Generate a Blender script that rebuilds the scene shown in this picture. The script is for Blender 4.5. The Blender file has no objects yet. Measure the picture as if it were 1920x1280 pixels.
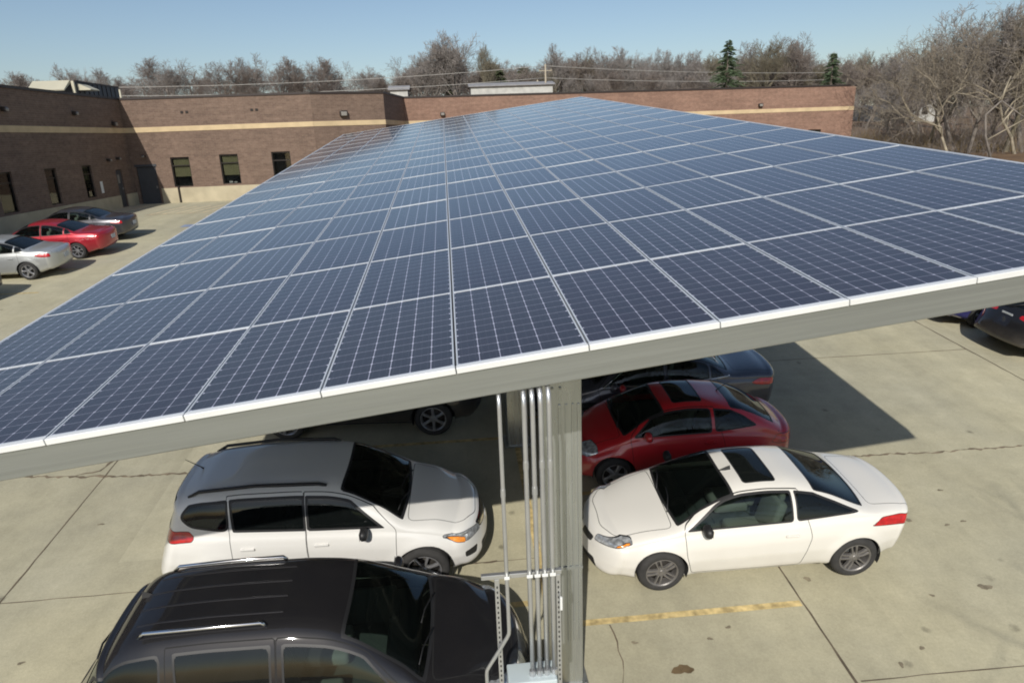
import bpy, bmesh, math, random
import numpy as np
from mathutils import Vector, Matrix

# ------------------------------------------------------------------ camera, sky, sun, exposure
S = bpy.context.scene
col = S.collection
R_ = math.radians

cd = bpy.data.cameras.new("camera"); cam = bpy.data.objects.new("camera", cd); col.objects.link(cam)
cd.sensor_width = 36.0; cd.lens = 36.0 * 1262.7 / 1920.0
cd.clip_start = 0.1; cd.clip_end = 3000
_r = Vector((0.995, -0.091, -0.036)).normalized(); _f = Vector((0.077, 0.952, -0.295)).normalized()
_r = (_r - _f * _r.dot(_f)).normalized(); _u = _r.cross(_f)
M = Matrix((( _r.x, _u.x, -_f.x, 0), (_r.y, _u.y, -_f.y, 0), (_r.z, _u.z, -_f.z, 6.76), (0, 0, 0, 1)))
cam.matrix_world = M
S.camera = cam

SUN = Vector((1.46, 6.23, -4.74)).normalized()          # the way the light travels
sun_el = math.asin(-SUN.z); sun_az = math.atan2(-SUN.x, -SUN.y)
w = bpy.data.worlds.new("World"); S.world = w; w.use_nodes = True
nt = w.node_tree
bg = nt.nodes["Background"]; sky = nt.nodes.new("ShaderNodeTexSky")
sky.sky_type = 'NISHITA'; sky.sun_disc = False
sky.sun_elevation = sun_el; sky.sun_rotation = sun_az
sky.air_density = 1.0; sky.dust_density = 1.1; sky.ozone_density = 1.5; sky.altitude = 150
nt.links.new(sky.outputs[0], bg.inputs[0]); bg.inputs[1].default_value = 0.097
sl = bpy.data.lights.new("sun", 'SUN'); so = bpy.data.objects.new("sun", sl); col.objects.link(so)
sl.energy = 4.1; sl.angle = R_(0.53); sl.color = (1.0, 0.955, 0.88)
so.rotation_euler = SUN.to_track_quat('-Z', 'Y').to_euler(); so.location = (0, -20, 40)
S.view_settings.view_transform = 'Standard'; S.view_settings.look = 'None'
S.view_settings.exposure = 0.0; S.view_settings.gamma = 1.0
S.render.engine = 'CYCLES'
S.cycles.filter_width = 1.9
S.cycles.max_bounces = 8; S.cycles.transparent_max_bounces = 12

# ------------------------------------------------------------------ material helpers
MATS = {}
def mat(name, color, rough=0.6, metal=0.0, coat=0.0, spec=0.5, noise=0.0, nscale=6.0, bump=0.0, bscale=40.0, alpha=None):
    if name in MATS: return MATS[name]
    m = bpy.data.materials.new(name); m.use_nodes = True
    N = m.node_tree.nodes; L = m.node_tree.links; b = N["Principled BSDF"]
    b.inputs['Base Color'].default_value = (*color, 1); b.inputs['Roughness'].default_value = rough
    b.inputs['Metallic'].default_value = metal; b.inputs['Coat Weight'].default_value = coat
    b.inputs['Coat Roughness'].default_value = 0.04
    b.inputs['Specular IOR Level'].default_value = spec
    tc = N.new('ShaderNodeTexCoord')
    if noise > 0:
        n = N.new('ShaderNodeTexNoise'); n.inputs['Scale'].default_value = nscale; n.inputs['Detail'].default_value = 6
        L.new(tc.outputs['Object'], n.inputs['Vector'])
        r = N.new('ShaderNodeMapRange'); r.inputs[1].default_value = 0.3; r.inputs[2].default_value = 0.7
        r.inputs[3].default_value = 1 - noise; r.inputs[4].default_value = 1 + noise
        L.new(n.outputs[0], r.inputs[0])
        mx = N.new('ShaderNodeMix'); mx.data_type = 'RGBA'; mx.blend_type = 'MULTIPLY'; mx.inputs[0].default_value = 1
        mx.inputs[6].default_value = (*color, 1)
        L.new(r.outputs[0], mx.inputs[7]); L.new(mx.outputs[2], b.inputs['Base Color'])
    if bump > 0:
        n2 = N.new('ShaderNodeTexNoise'); n2.inputs['Scale'].default_value = bscale; n2.inputs['Detail'].default_value = 4
        L.new(tc.outputs['Object'], n2.inputs['Vector'])
        bp = N.new('ShaderNodeBump'); bp.inputs['Strength'].default_value = bump; bp.inputs['Distance'].default_value = 0.01
        L.new(n2.outputs[0], bp.inputs['Height']); L.new(bp.outputs[0], b.inputs['Normal'])
    MATS[name] = m
    return m

def paint(name, color, metal=0.0, rough=0.35, coat=1.0):
    if name in MATS: return MATS[name]
    m = mat(name, color, rough=rough, metal=metal, coat=coat)
    N = m.node_tree.nodes; L = m.node_tree.links; b = N["Principled BSDF"]
    tc = N["Texture Coordinate"] if "Texture Coordinate" in N else N.new('ShaderNodeTexCoord')
    # road dust: slightly rougher and browner towards the sills, patchy
    n = N.new('ShaderNodeTexNoise'); n.inputs['Scale'].default_value = 3.0; n.inputs['Detail'].default_value = 8
    L.new(tc.outputs['Object'], n.inputs['Vector'])
    sx = N.new('ShaderNodeSeparateXYZ'); L.new(tc.outputs['Object'], sx.inputs[0])
    mr = N.new('ShaderNodeMapRange'); mr.inputs[1].default_value = 0.75; mr.inputs[2].default_value = 0.2
    mr.inputs[3].default_value = 0.02; mr.inputs[4].default_value = 0.42
    L.new(sx.outputs[2], mr.inputs[0])
    mu = N.new('ShaderNodeMath'); mu.operation = 'MULTIPLY'; L.new(mr.outputs[0], mu.inputs[0]); L.new(n.outputs[0], mu.inputs[1])
    mx = N.new('ShaderNodeMix'); mx.data_type = 'RGBA'; mx.inputs[6].default_value = (*color, 1)
    mx.inputs[7].default_value = (0.30, 0.26, 0.2, 1)
    L.new(mu.outputs[0], mx.inputs[0]); L.new(mx.outputs[2], b.inputs['Base Color'])
    mr2 = N.new('ShaderNodeMapRange'); mr2.inputs[3].default_value = 0.02; mr2.inputs[4].default_value = 0.08
    L.new(n.outputs[0], mr2.inputs[0]); L.new(mr2.outputs[0], b.inputs['Coat Roughness'])
    return m

def glass(name, tint, opac=0.15):
    if name in MATS: return MATS[name]
    m = bpy.data.materials.new(name); m.use_nodes = True
    N = m.node_tree.nodes; L = m.node_tree.links
    N.remove(N["Principled BSDF"]); out = N["Material Output"]
    tr = N.new('ShaderNodeBsdfTransparent'); tr.inputs[0].default_value = (*tint, 1)
    di = N.new('ShaderNodeBsdfDiffuse'); di.inputs[0].default_value = (0.02, 0.025, 0.025, 1)
    a = N.new('ShaderNodeMixShader'); a.inputs[0].default_value = opac
    L.new(tr.outputs[0], a.inputs[1]); L.new(di.outputs[0], a.inputs[2])
    gl = N.new('ShaderNodeBsdfGlossy'); gl.inputs['Roughness'].default_value = 0.02; gl.inputs[0].default_value = (0.9, 0.95, 0.95, 1)
    fr = N.new('ShaderNodeFresnel'); fr.inputs[0].default_value = 1.5
    b = N.new('ShaderNodeMixShader'); L.new(fr.outputs[0], b.inputs[0]); L.new(a.outputs[0], b.inputs[1]); L.new(gl.outputs[0], b.inputs[2])
    L.new(b.outputs[0], out.inputs[0])
    MATS[name] = m
    return m

# ------------------------------------------------------------------ object helpers
def link(o, parent=None):
    col.objects.link(o)
    if parent is not None: o.parent = parent
    return o
def mesh_obj(name, V, F, m, parent=None, smooth=False, uv=None):
    me = bpy.data.meshes.new(name)
    me.from_pydata([tuple(v) for v in V], [], [tuple(int(i) for i in f) for f in F]); me.update()
    for x in (m if isinstance(m, (list, tuple)) else [m]): me.materials.append(x)
    if smooth: me.polygons.foreach_set('use_smooth', [True] * len(me.polygons))
    if uv is not None:
        u = me.uv_layers.new(name="UVMap"); u.data.foreach_set('uv', np.asarray(uv, float).ravel())
    return link(bpy.data.objects.new(name, me), parent)
def bm_obj(name, bm, m, parent=None, smooth=False):
    me = bpy.data.meshes.new(name); bm.to_mesh(me); bm.free()
    for x in (m if isinstance(m, (list, tuple)) else [m]): me.materials.append(x)
    if smooth: me.polygons.foreach_set('use_smooth', [True] * len(me.polygons))
    return link(bpy.data.objects.new(name, me), parent)
def tag(o, label=None, cat=None, group=None, kind=None):
    if label: o['label'] = label
    if cat: o['category'] = cat
    if group: o['group'] = group
    if kind: o['kind'] = kind
    return o
def empty(name, loc=(0, 0, 0), rz=0.0, parent=None):
    o = bpy.data.objects.new(name, None); link(o, parent); o.location = loc; o.rotation_euler = (0, 0, rz)
    o.empty_display_size = 0.2
    return o
def add_box(bm, c, s, rot=None, bevel=0.0, seg=2):
    r = bmesh.ops.create_cube(bm, size=1.0)
    mt = Matrix.Translation(Vector(c)) @ (rot.to_4x4() if rot is not None else Matrix()) @ Matrix.Diagonal((*s, 1))
    vs = r['verts']
    bmesh.ops.transform(bm, matrix=mt, verts=vs)
    if bevel > 0:
        es = list({e for v in vs for e in v.link_edges})
        bmesh.ops.bevel(bm, geom=es, offset=bevel, segments=seg, affect='EDGES', profile=0.5)
def box(name, c, s, m, parent=None, bevel=0.0, rot=None, smooth=False):
    bm = bmesh.new(); add_box(bm, c, s, rot, bevel); return bm_obj(name, bm, m, parent, smooth)
def tube_mesh(pts, r, n=10):
    pts = [Vector(p) for p in pts]; V = []; F = []
    rs = r if isinstance(r, (list, tuple)) else [r] * len(pts)
    up = None
    for k, p in enumerate(pts):
        t = (pts[min(k + 1, len(pts) - 1)] - pts[max(k - 1, 0)]).normalized()
        a = up if up is not None else (Vector((1, 0, 0)) if abs(t.x) < 0.9 else Vector((0, 1, 0)))
        a = (a - t * a.dot(t)).normalized(); up = a; b = t.cross(a)
        for i in range(n):
            an = 2 * math.pi * i / n
            V.append(p + (a * math.cos(an) + b * math.sin(an)) * rs[k])
    for k in range(len(pts) - 1):
        for i in range(n):
            j = (i + 1) % n
            F.append((k * n + i, k * n + j, (k + 1) * n + j, (k + 1) * n + i))
    F.append(tuple(range(n))[::-1]); F.append(tuple((len(pts) - 1) * n + i for i in range(n)))
    return V, F
def tube(name, pts, r, m, parent=None, n=10):
    V, F = tube_mesh(pts, r, n); return mesh_obj(name, V, F, m, parent, True)
def lathe(prof, n=32, axis='y'):
    V = []; F = []; k = len(prof)
    for i in range(n):
        a = 2 * math.pi * i / n
        for (r, h) in prof: V.append((r * math.cos(a), h, r * math.sin(a)))
    for i in range(n):
        j = (i + 1) % n
        for q in range(k - 1): F.append((i * k + q, i * k + q + 1, j * k + q + 1, j * k + q))
    return V, F

# ------------------------------------------------------------------ terrain
def lot_h(y):
    if y < 28: return 0.09 * y
    s = min(y, 46) - 28
    return 2.52 + 0.09 * s - 0.00275 * s * s
def sst(a, b, x):
    t = min(max((x - a) / (b - a), 0), 1); return t * t * (3 - 2 * t)
def ter_h(x, y):
    z = lot_h(max(y, -30))
    hill = sst(58, 118, y) * (6.8 - 3.6 * sst(30, 72, x)) + sst(118, 420, y) * 6
    return z + hill + sst(22, 34, x) * 0.5 * math.sin(x * 0.21 + y * 0.17) * 0.6

def concrete():
    m = bpy.data.materials.new("concrete"); m.use_nodes = True
    N = m.node_tree.nodes; L = m.node_tree.links; b = N["Principled BSDF"]
    tc = N.new('ShaderNodeTexCoord')
    def noise(sc, det, rough=0.6, vec=None):
        n = N.new('ShaderNodeTexNoise'); n.inputs['Scale'].default_value = sc; n.inputs['Detail'].default_value = det
        n.inputs['Roughness'].default_value = rough
        L.new(vec or tc.outputs['Object'], n.inputs['Vector']); return n
    def mr(o, a, c, d, e):
        r = N.new('ShaderNodeMapRange'); r.inputs[1].default_value = a; r.inputs[2].default_value = c
        r.inputs[3].default_value = d; r.inputs[4].default_value = e; L.new(o, r.inputs[0]); return r.outputs[0]
    def mul(o, f, k=1.0):
        x = N.new('ShaderNodeMix'); x.data_type = 'RGBA'; x.blend_type = 'MULTIPLY'; x.inputs[0].default_value = k
        L.new(o, x.inputs[6]); L.new(f, x.inputs[7]); return x.outputs[2]
    base = N.new('ShaderNodeMix'); base.data_type = 'RGBA'
    base.inputs[6].default_value = (0.475, 0.437, 0.297, 1); base.inputs[7].default_value = (0.42, 0.395, 0.29, 1)
    n1 = noise(0.22, 5); L.new(mr(n1.outputs[0], 0.35, 0.65, 0, 1), base.inputs[0])
    c = base.outputs[2]
    c = mul(c, mr(noise(1.7, 10, 0.75).outputs[0], 0.3, 0.7, 0.85, 1.11))
    c = mul(c, mr(noise(30, 6, 0.7).outputs[0], 0.3, 0.7, 0.90, 1.08))
    c = mul(c, mr(noise(160, 2, 0.5).outputs[0], 0.3, 0.7, 0.9, 1.08))
    # slab to slab difference
    vm = N.new('ShaderNodeVectorMath'); vm.operation = 'MULTIPLY'; vm.inputs[1].default_value = (1 / 5.3, 1 / 4.6, 0)
    L.new(tc.outputs['Object'], vm.inputs[0])
    fl = N.new('ShaderNodeVectorMath'); fl.operation = 'FLOOR'; L.new(vm.outputs[0], fl.inputs[0])
    wn = N.new('ShaderNodeTexWhiteNoise'); wn.noise_dimensions = '2D'; L.new(fl.outputs[0], wn.inputs['Vector'])
    c = mul(c, mr(wn.outputs[0], 0, 1, 0.92, 1.06))
    # tyre lanes: faint darker streaks stretched along the drive lanes
    mp = N.new('ShaderNodeMapping'); mp.inputs['Scale'].default_value = (1.1, 0.09, 1); L.new(tc.outputs['Object'], mp.inputs[0])
    c = mul(c, mr(noise(1.0, 6, 0.6, mp.outputs[0]).outputs[0], 0.35, 0.72, 1.05, 0.86))
    # oil drips
    vo = N.new('ShaderNodeTexVoronoi'); vo.inputs['Scale'].default_value = 1.1; L.new(tc.outputs['Object'], vo.inputs['Vector'])
    n5 = noise(9, 4); ad = N.new('ShaderNodeMath'); ad.operation = 'MULTIPLY_ADD'; ad.inputs[1].default_value = 0.16; 
    L.new(n5.outputs[0], ad.inputs[0]); L.new(vo.outputs['Distance'], ad.inputs[2])
    c = mul(c, mr(ad.outputs[0], 0.10, 0.17, 0.42, 1.0), 0.8)
    L.new(c, b.inputs['Base Color']); b.inputs['Roughness'].default_value = 0.88
    b.inputs['Specular IOR Level'].default_value = 0.3
    bp = N.new('ShaderNodeBump'); bp.inputs['Strength'].default_value = 0.25; bp.inputs['Distance'].default_value = 0.01
    L.new(noise(60, 6).outputs[0], bp.inputs['Height']); L.new(bp.outputs[0], b.inputs['Normal'])
    return m
CONC = concrete()
def litter():
    m = bpy.data.materials.new("leaf_litter"); m.use_nodes = True
    N = m.node_tree.nodes; L = m.node_tree.links; b = N["Principled BSDF"]
    tc = N.new('ShaderNodeTexCoord'); n = N.new('ShaderNodeTexNoise'); n.inputs['Scale'].default_value = 0.35; n.inputs['Detail'].default_value = 12
    n.inputs['Roughness'].default_value = 0.75
    L.new(tc.outputs['Object'], n.inputs['Vector'])
    cr = N.new('ShaderNodeValToRGB'); e = cr.color_ramp.elements
    e[0].position = 0.3; e[0].color = (0.075, 0.045, 0.025, 1); e[1].position = 0.7; e[1].color = (0.24, 0.17, 0.09, 1)
    x = cr.color_ramp.elements.new(0.52); x.color = (0.15, 0.09, 0.045, 1)
    L.new(n.outputs[0], cr.inputs[0]); L.new(cr.outputs[0], b.inputs['Base Color']); b.inputs['Roughness'].default_value = 0.95
    return m
LIT = litter()

def grid_sheet(name, xs, ys, hf, m, dz=0.0):
    V = [(x, y, hf(x, y) + dz) for y in ys for x in xs]; nx = len(xs)
    F = [(j * nx + i, j * nx + i + 1, (j + 1) * nx + i + 1, (j + 1) * nx + i) for j in range(len(ys) - 1) for i in range(nx - 1)]
    return mesh_obj(name, V, F, m, None, True)
ter = grid_sheet("terrain", list(range(-420, -30, 30)) + list(range(-30, 60, 3)) + list(range(60, 421, 24)),
                 list(range(-60, 0, 12)) + list(range(0, 60, 2)) + list(range(60, 200, 8)) + list(range(200, 900, 50)), ter_h, LIT, -0.06)
tag(ter, "brown leaf covered ground rising beyond the parking lot", kind='structure')
lot = grid_sheet("parking_lot", [-44, -30, -24, -20, -15, -10, -5, 0, 5, 10, 15, 20, 24, 27], list(range(-24, 28, 4)) + [28 + k for k in range(0, 19, 2)],
                 lambda x, y: lot_h(y), CONC)
tag(lot, "sunlit tan concrete parking lot with joints, cracks and stains", kind='structure')

# joints, cracks, painted lines: thin sheets 4 mm above the slab
def ribbon(name, pts, wd, m, jitter=0.0, seed=1, dz=0.004, step=0.25, wj=0.0):
    rnd = random.Random(seed); P = []
    for a, b in zip(pts[:-1], pts[1:]):
        a = Vector((a[0], a[1], 0)); b = Vector((b[0], b[1], 0)); n = max(1, int((b - a).length / step))
        for k in range(n): P.append(a.lerp(b, k / n))
    P.append(Vector((pts[-1][0], pts[-1][1], 0)))
    V = []; F = []
    for k, p in enumerate(P):
        t = (P[min(k + 1, len(P) - 1)] - P[max(0, k - 1)]).normalized(); nn = Vector((-t.y, t.x, 0))
        o = nn * rnd.uniform(-jitter, jitter); ww = wd * (1 + rnd.uniform(-wj, wj))
        for s in (-1, 1):
            q = p + o + nn * s * ww / 2; V.append((q.x, q.y, lot_h(q.y) + dz))
    for k in range(len(P) - 1): F.append((2 * k, 2 * k + 2, 2 * k + 3, 2 * k + 1))
    o = mesh_obj(name, V, F, m, lot)
    return o
JM = mat("joint_dark", (0.12, 0.095, 0.065), 0.95, noise=0.4, nscale=3)
CM = mat("crack_dirt", (0.165, 0.13, 0.088), 0.95, noise=0.5, nscale=5)
YM = mat("yellow_paint", (0.53, 0.41, 0.19), 0.8, noise=0.4, nscale=9)
STM = mat("old_stain", (0.20, 0.17, 0.115), 0.9, noise=0.35, nscale=12)
OM = mat("oil_stain", (0.16, 0.11, 0.055), 0.7, noise=0.4, nscale=6)
for k, (pts, wd) in enumerate([
    ([(-6.62, -10), (-6.6, 11.7)], 0.022), ([(-6.6, 11.7), (-6.64, 40)], 0.022),
    ([(4.35, -10), (4.34, 9.0)], 0.03), ([(4.34, 9.0), (4.33, 38)], 0.012),
    ([(12.3, 5), (12.4, 40)], 0.03), ([(-12.45, 5), (-12.35, 40)], 0.03), ([(17.2, 5), (17.2, 40)], 0.02),
    ([(0.7, 14.78), (12.3, 14.62)], 0.018), ([(4.4, 5.94), (12.3, 5.86)], 0.014), ([(-6.6, 8.52), (1.7, 8.5)], 0.014),
    ([(12.3, 18.6), (24, 18.5)], 0.014), ([(12.3, 12.2), (24, 12.1)], 0.014)]):
    ribbon("expansion_joint", pts, wd, JM, 0.006, k, wj=0.4)
ribbon("crack", [(1.70, 7.12), (1.74, 6.7), (1.66, 6.24), (1.62, 5.0)], 0.013, CM, 0.025, 5, step=0.12, wj=0.7)
ribbon("crack", [(-9.5, 12.0), (-8.57, 11.93), (-7.36, 11.76), (-6.37, 11.63), (-5.31, 11.57), (-3.5, 11.5)], 0.05, CM, 0.03, 6, step=0.07, wj=0.7)
ribbon("crack", [(-7.2, 11.74), (-6.8, 11.9), (-6.66, 12.34), (-6.6, 13.0)], 0.045, CM, 0.04, 7, step=0.1, wj=0.7)
ribbon("crack", [(5.2, 10.72), (5.87, 10.67), (6.54, 10.43), (7.38, 10.47), (8.55, 10.39), (10.2, 10.38), (12.3, 10.3)], 0.042, CM, 0.028, 8, step=0.07, wj=0.8)
ribbon("crack", [(6.54, 10.41), (6.66, 10.22), (6.82, 10.12)], 0.03, CM, 0.03, 9, step=0.08, wj=0.7)
ribbon("crack", [(0.02, 8.50), (0.35, 8.51)], 0.028, CM, 0.015, 12, step=0.08, wj=0.8)
for a in ([(1.3, 7.19), (4.31, 7.18)], [(0.96, 4.6), (0.97, 12.0)], [(-4.2, 12.05), (0.7, 12.0)], [(-4.4, 7.6), (0.7, 7.62)], [(1.3, 10.0), (4.3, 9.98)],
          [(1.3, 12.75), (4.3, 12.72)], [(-19.0, 26.9), (-14.2, 26.75)], [(-19.0, 23.95), (-14.2, 23.85)], [(-19, 30.0), (-14.0, 29.9)], [(-19, 33), (-14.0, 32.9)],
          [(13.0, 16.4), (18, 16.4)], [(13.0, 13.6), (18, 13.6)]):
    ribbon("parking_line", a, 0.10, YM, 0.002, 3, dz=0.005)
def blob(name, x, y, rx, ry, m, seed, dz=0.004):
    rnd = random.Random(seed); V = [(x, y, lot_h(y) + dz)]; n = 22
    ph = [rnd.uniform(0, 6.28) for _ in range(4)]
    for k in range(n):
        a = 2 * math.pi * k / n; q = 1 + 0.22 * math.sin(2 * a + ph[0]) + 0.16 * math.sin(3 * a + ph[1]) + 0.1 * math.sin(7 * a + ph[2])
        V.append((x + rx * q * math.cos(a), y + ry * q * math.sin(a), lot_h(y + ry * q * math.sin(a)) + dz))
    return mesh_obj(name, V, [(0, 1 + k, 1 + (k + 1) % n) for k in range(n)], m, lot)
blob("oil_stain", 2.41, 6.34, 0.11, 0.075, OM, 3)
for k, (x, y, a, c) in enumerate([(6.77, 8.64, .09, .06), (6.9, 7.16, .10, .07), (4.62, 7.6, .06, .05), (3.2, 6.9, .045, .03), (2.9, 6.75, .04, .03), (7.6, 8.5, .05, .03),
        (5.4, 6.3, .05, .03), (7.8, 9.3, .05, .035), (6.1, 7.1, .04, .03), (7.3, 8.45, .05, .03), (1.95, 6.8, .05, .03), (-6.0, 10.2, .06, .03), (-5.7, 7.4, .05, .03), (-8.4, 9.4, .06, .03), (5.0, 6.1, .035, .05)]):
    blob("oil_stain", x, y, a * .8, c * .8, STM, k + 40)
# blue painted bay symbol and cream hatch stripes near the building door
HM = mat("cream_paint", (0.62, 0.52, 0.34), 0.8, noise=0.25, nscale=4)
BM_ = mat("blue_paint", (0.22, 0.27, 0.38), 0.8, noise=0.35, nscale=3)
for k in range(9):
    x = -16.6 + k * 0.72; ribbon("hatch_stripe", [(x, 39.2), (x + 0.75, 42.6)], 0.16, HM, 0.002, k, dz=0.005, step=0.5)
ribbon("hatch_border", [(-16.8, 39.1), (-10, 39.1)], 0.12, HM, 0.002, 2, dz=0.006); ribbon("bay_paint", [(-13.2, 34.6), (-11.2, 34.6)], 0.7, BM_, 0.05, 4, dz=0.005)
ribbon("bay_paint", [(-13.0, 37.5), (-12.3, 37.5)], 0.35, HM, 0.03, 4, dz=0.005)

# ------------------------------------------------------------------ solar canopy
CO = Vector((-3.059, 4.821, 4.754)); CX = Vector((0.993, -0.006, 0.116)).normalized()
CY = Vector((-0.003, 0.997, 0.079)); CY = (CY - CX * CY.dot(CX)).normalized(); CN = CX.cross(CY)
PS, PB = 1.012, 1.845; I0, I1, NR = -2, 10, 17
CM4 = Matrix(((CX.x, CY.x, CN.x, CO.x), (CX.y, CY.y, CN.y, CO.y), (CX.z, CY.z, CN.z, CO.z), (0, 0, 0, 1)))
def solar_mat():
    m = bpy.data.materials.new("solar_cells"); m.use_nodes = True
    N = m.node_tree.nodes; L = m.node_tree.links; b = N["Principled BSDF"]
    uv = N.new('ShaderNodeUVMap'); uv.uv_map = "UVMap"
    sp = N.new('ShaderNodeSeparateXYZ'); L.new(uv.outputs[0], sp.inputs[0])
    def math_(op, a, bb=None, c=None):
        n = N.new('ShaderNodeMath'); n.operation = op
        for k, v in enumerate((a, bb, c)):
            if v is None: continue
            if isinstance(v, (int, float)): n.inputs[k].default_value = v
            else: L.new(v, n.inputs[k])
        return n.outputs[0]
    ux = math_('MULTIPLY', math_('SUBTRACT', sp.outputs[0], 0.008), 1 / 0.1590)
    uy = math_('MULTIPLY', math_('SUBTRACT', sp.outputs[1], 0.010), 1 / 0.14892)
    fx = math_('ABSOLUTE', math_('SUBTRACT', math_('FRACT', ux), 0.5)); fy = math_('ABSOLUTE', math_('SUBTRACT', math_('FRACT', uy), 0.5))
    lx = math_('GREATER_THAN', fx, 0.479); ly = math_('GREATER_THAN', fy, 0.484)
    inx = math_('MULTIPLY', math_('GREATER_THAN', ux, 0.06), math_('LESS_THAN', ux, 5.94)); lx = math_('MULTIPLY', lx, inx)
    dm = math_('GREATER_THAN', math_('ADD', fx, fy), 0.925)
    busx = math_('ABSOLUTE', math_('SUBTRACT', math_('FRACT', math_('MULTIPLY', ux, 3.0)), 0.5))
    bus = math_('MULTIPLY', math_('LESS_THAN', busx, 0.02), 0.07)
    lin = math_('MAXIMUM', math_('MAXIMUM', math_('MULTIPLY', lx, 0.62), math_('MULTIPLY', ly, 0.50)), math_('MAXIMUM', dm, bus))
    cell = N.new('ShaderNodeCombineXYZ'); L.new(math_('FLOOR', ux), cell.inputs[0]); L.new(math_('FLOOR', uy), cell.inputs[1])
    oi = N.new('ShaderNodeObjectInfo'); L.new(oi.outputs['Random'], cell.inputs[2])
    wn = N.new('ShaderNodeTexWhiteNoise'); L.new(cell.outputs[0], wn.inputs['Vector'])
    ca = N.new('ShaderNodeMix'); ca.data_type = 'RGBA'
    ca.inputs[6].default_value = (0.029, 0.027, 0.041, 1); ca.inputs[7].default_value = (0.036, 0.031, 0.047, 1)
    L.new(wn.outputs[0], ca.inputs[0])
    cb = N.new('ShaderNodeMix'); cb.data_type = 'RGBA'; cb.inputs[7].default_value = (0.028, 0.033, 0.041, 1)
    L.new(math_('MULTIPLY', oi.outputs['Random'], 0.7), cb.inputs[0]); L.new(ca.outputs[2], cb.inputs[6])
    mx = N.new('ShaderNodeMix'); mx.data_type = 'RGBA'; mx.inputs[7].default_value = (0.58, 0.58, 0.70, 1)
    L.new(lin, mx.inputs[0]); L.new(cb.outputs[2], mx.inputs[6])
    pv = N.new('ShaderNodeMix'); pv.data_type = 'RGBA'; pv.blend_type = 'MULTIPLY'; pv.inputs[0].default_value = 1
    pr = N.new('ShaderNodeMapRange'); pr.inputs[3].default_value = 0.86; pr.inputs[4].default_value = 1.16; L.new(oi.outputs['Random'], pr.inputs[0]); L.new(mx.outputs[2], pv.inputs[6]); L.new(pr.outputs[0], pv.inputs[7]); mx = pv
    # thin dust film
    tc = N.new('ShaderNodeTexCoord'); n = N.new('ShaderNodeTexNoise'); n.inputs['Scale'].default_value = 0.8; n.inputs['Detail'].default_value = 7
    L.new(tc.outputs['Object'], n.inputs['Vector'])
    du = N.new('ShaderNodeMix'); du.data_type = 'RGBA'; du.inputs[7].default_value = (0.30, 0.30, 0.29, 1)
    L.new(math_('MULTIPLY', math_('POWER', n.outputs[0], 1.6), 0.16), du.inputs[0]); L.new(mx.outputs[2], du.inputs[6])
    L.new(du.outputs[2], b.inputs['Base Color'])
    b.inputs['Roughness'].default_value = 0.45; b.inputs['Specular IOR Level'].default_value = 0.25
    b.inputs['Coat Weight'].default_value = 0.85; b.inputs['Coat IOR'].default_value = 1.47
    r = N.new('ShaderNodeMapRange'); r.inputs[3].default_value = 0.05; r.inputs[4].default_value = 0.14; L.new(n.outputs[0], r.inputs[0])
    L.new(r.outputs[0], b.inputs['Coat Roughness'])
    return m
SOL = solar_mat()
ALU = mat("aluminium_frame", (0.72, 0.75, 0.78), 0.42, metal=0.35, noise=0.06, nscale=3)
CAP = mat("white_aluminium_cap", (0.78, 0.79, 0.78), 0.42, metal=0.15, noise=0.05, nscale=2)
def galv(name, c, metal=0.55, rough=0.42, sc=22, st=(1, 1, 1)):
    m = mat(name, c, rough, metal=metal)
    N = m.node_tree.nodes; L = m.node_tree.links; b = N["Principled BSDF"]
    tc = N.new('ShaderNodeTexCoord'); v = N.new('ShaderNodeTexVoronoi'); v.inputs['Scale'].default_value = sc
    mp = N.new('ShaderNodeMapping'); mp.inputs['Scale'].default_value = st; L.new(tc.outputs['Object'], mp.inputs[0]); L.new(mp.outputs[0], v.inputs['Vector'])
    n = N.new('ShaderNodeTexNoise'); n.inputs['Scale'].default_value = 2.2; n.inputs['Detail'].default_value = 9; n.inputs['Roughness'].default_value = 0.7
    L.new(mp.outputs[0], n.inputs['Vector'])
    h = N.new('ShaderNodeSeparateColor'); L.new(v.outputs['Color'], h.inputs[0])
    a = N.new('ShaderNodeMapRange'); a.inputs[3].default_value = 0.95; a.inputs[4].default_value = 1.04; L.new(h.outputs[0], a.inputs[0])
    k = N.new('ShaderNodeMapRange'); k.inputs[1].default_value = 0.3; k.inputs[2].default_value = 0.7; k.inputs[3].default_value = 0.88; k.inputs[4].default_value = 1.08; L.new(n.outputs[0], k.inputs[0])
    mu = N.new('ShaderNodeMath'); mu.operation = 'MULTIPLY'; L.new(a.outputs[0], mu.inputs[0]); L.new(k.outputs[0], mu.inputs[1])
    mx = N.new('ShaderNodeMix'); mx.data_type = 'RGBA'; mx.blend_type = 'MULTIPLY'; mx.inputs[0].default_value = 1; mx.inputs[6].default_value = (*c, 1)
    L.new(mu.outputs[0], mx.inputs[7]); L.new(mx.outputs[2], b.inputs['Base Color'])
    q = N.new('ShaderNodeMapRange'); q.inputs[3].default_value = rough - 0.04; q.inputs[4].default_value = rough + 0.05; L.new(h.outputs[1], q.inputs[0]); L.new(q.outputs[0], b.inputs['Roughness'])
    return m
GAL = galv("galvanized_steel", (0.33, 0.345, 0.33), 0.6, 0.36, 7, (.12, 4, 5))
GALC = galv("galvanized_column", (0.47, 0.49, 0.48), 0.80, 0.27, 7, (3, 3, .25))
GALB = mat("galvanized_conduit", (0.56, 0.57, 0.58), 0.3, metal=0.75, noise=0.08, nscale=4)

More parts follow.
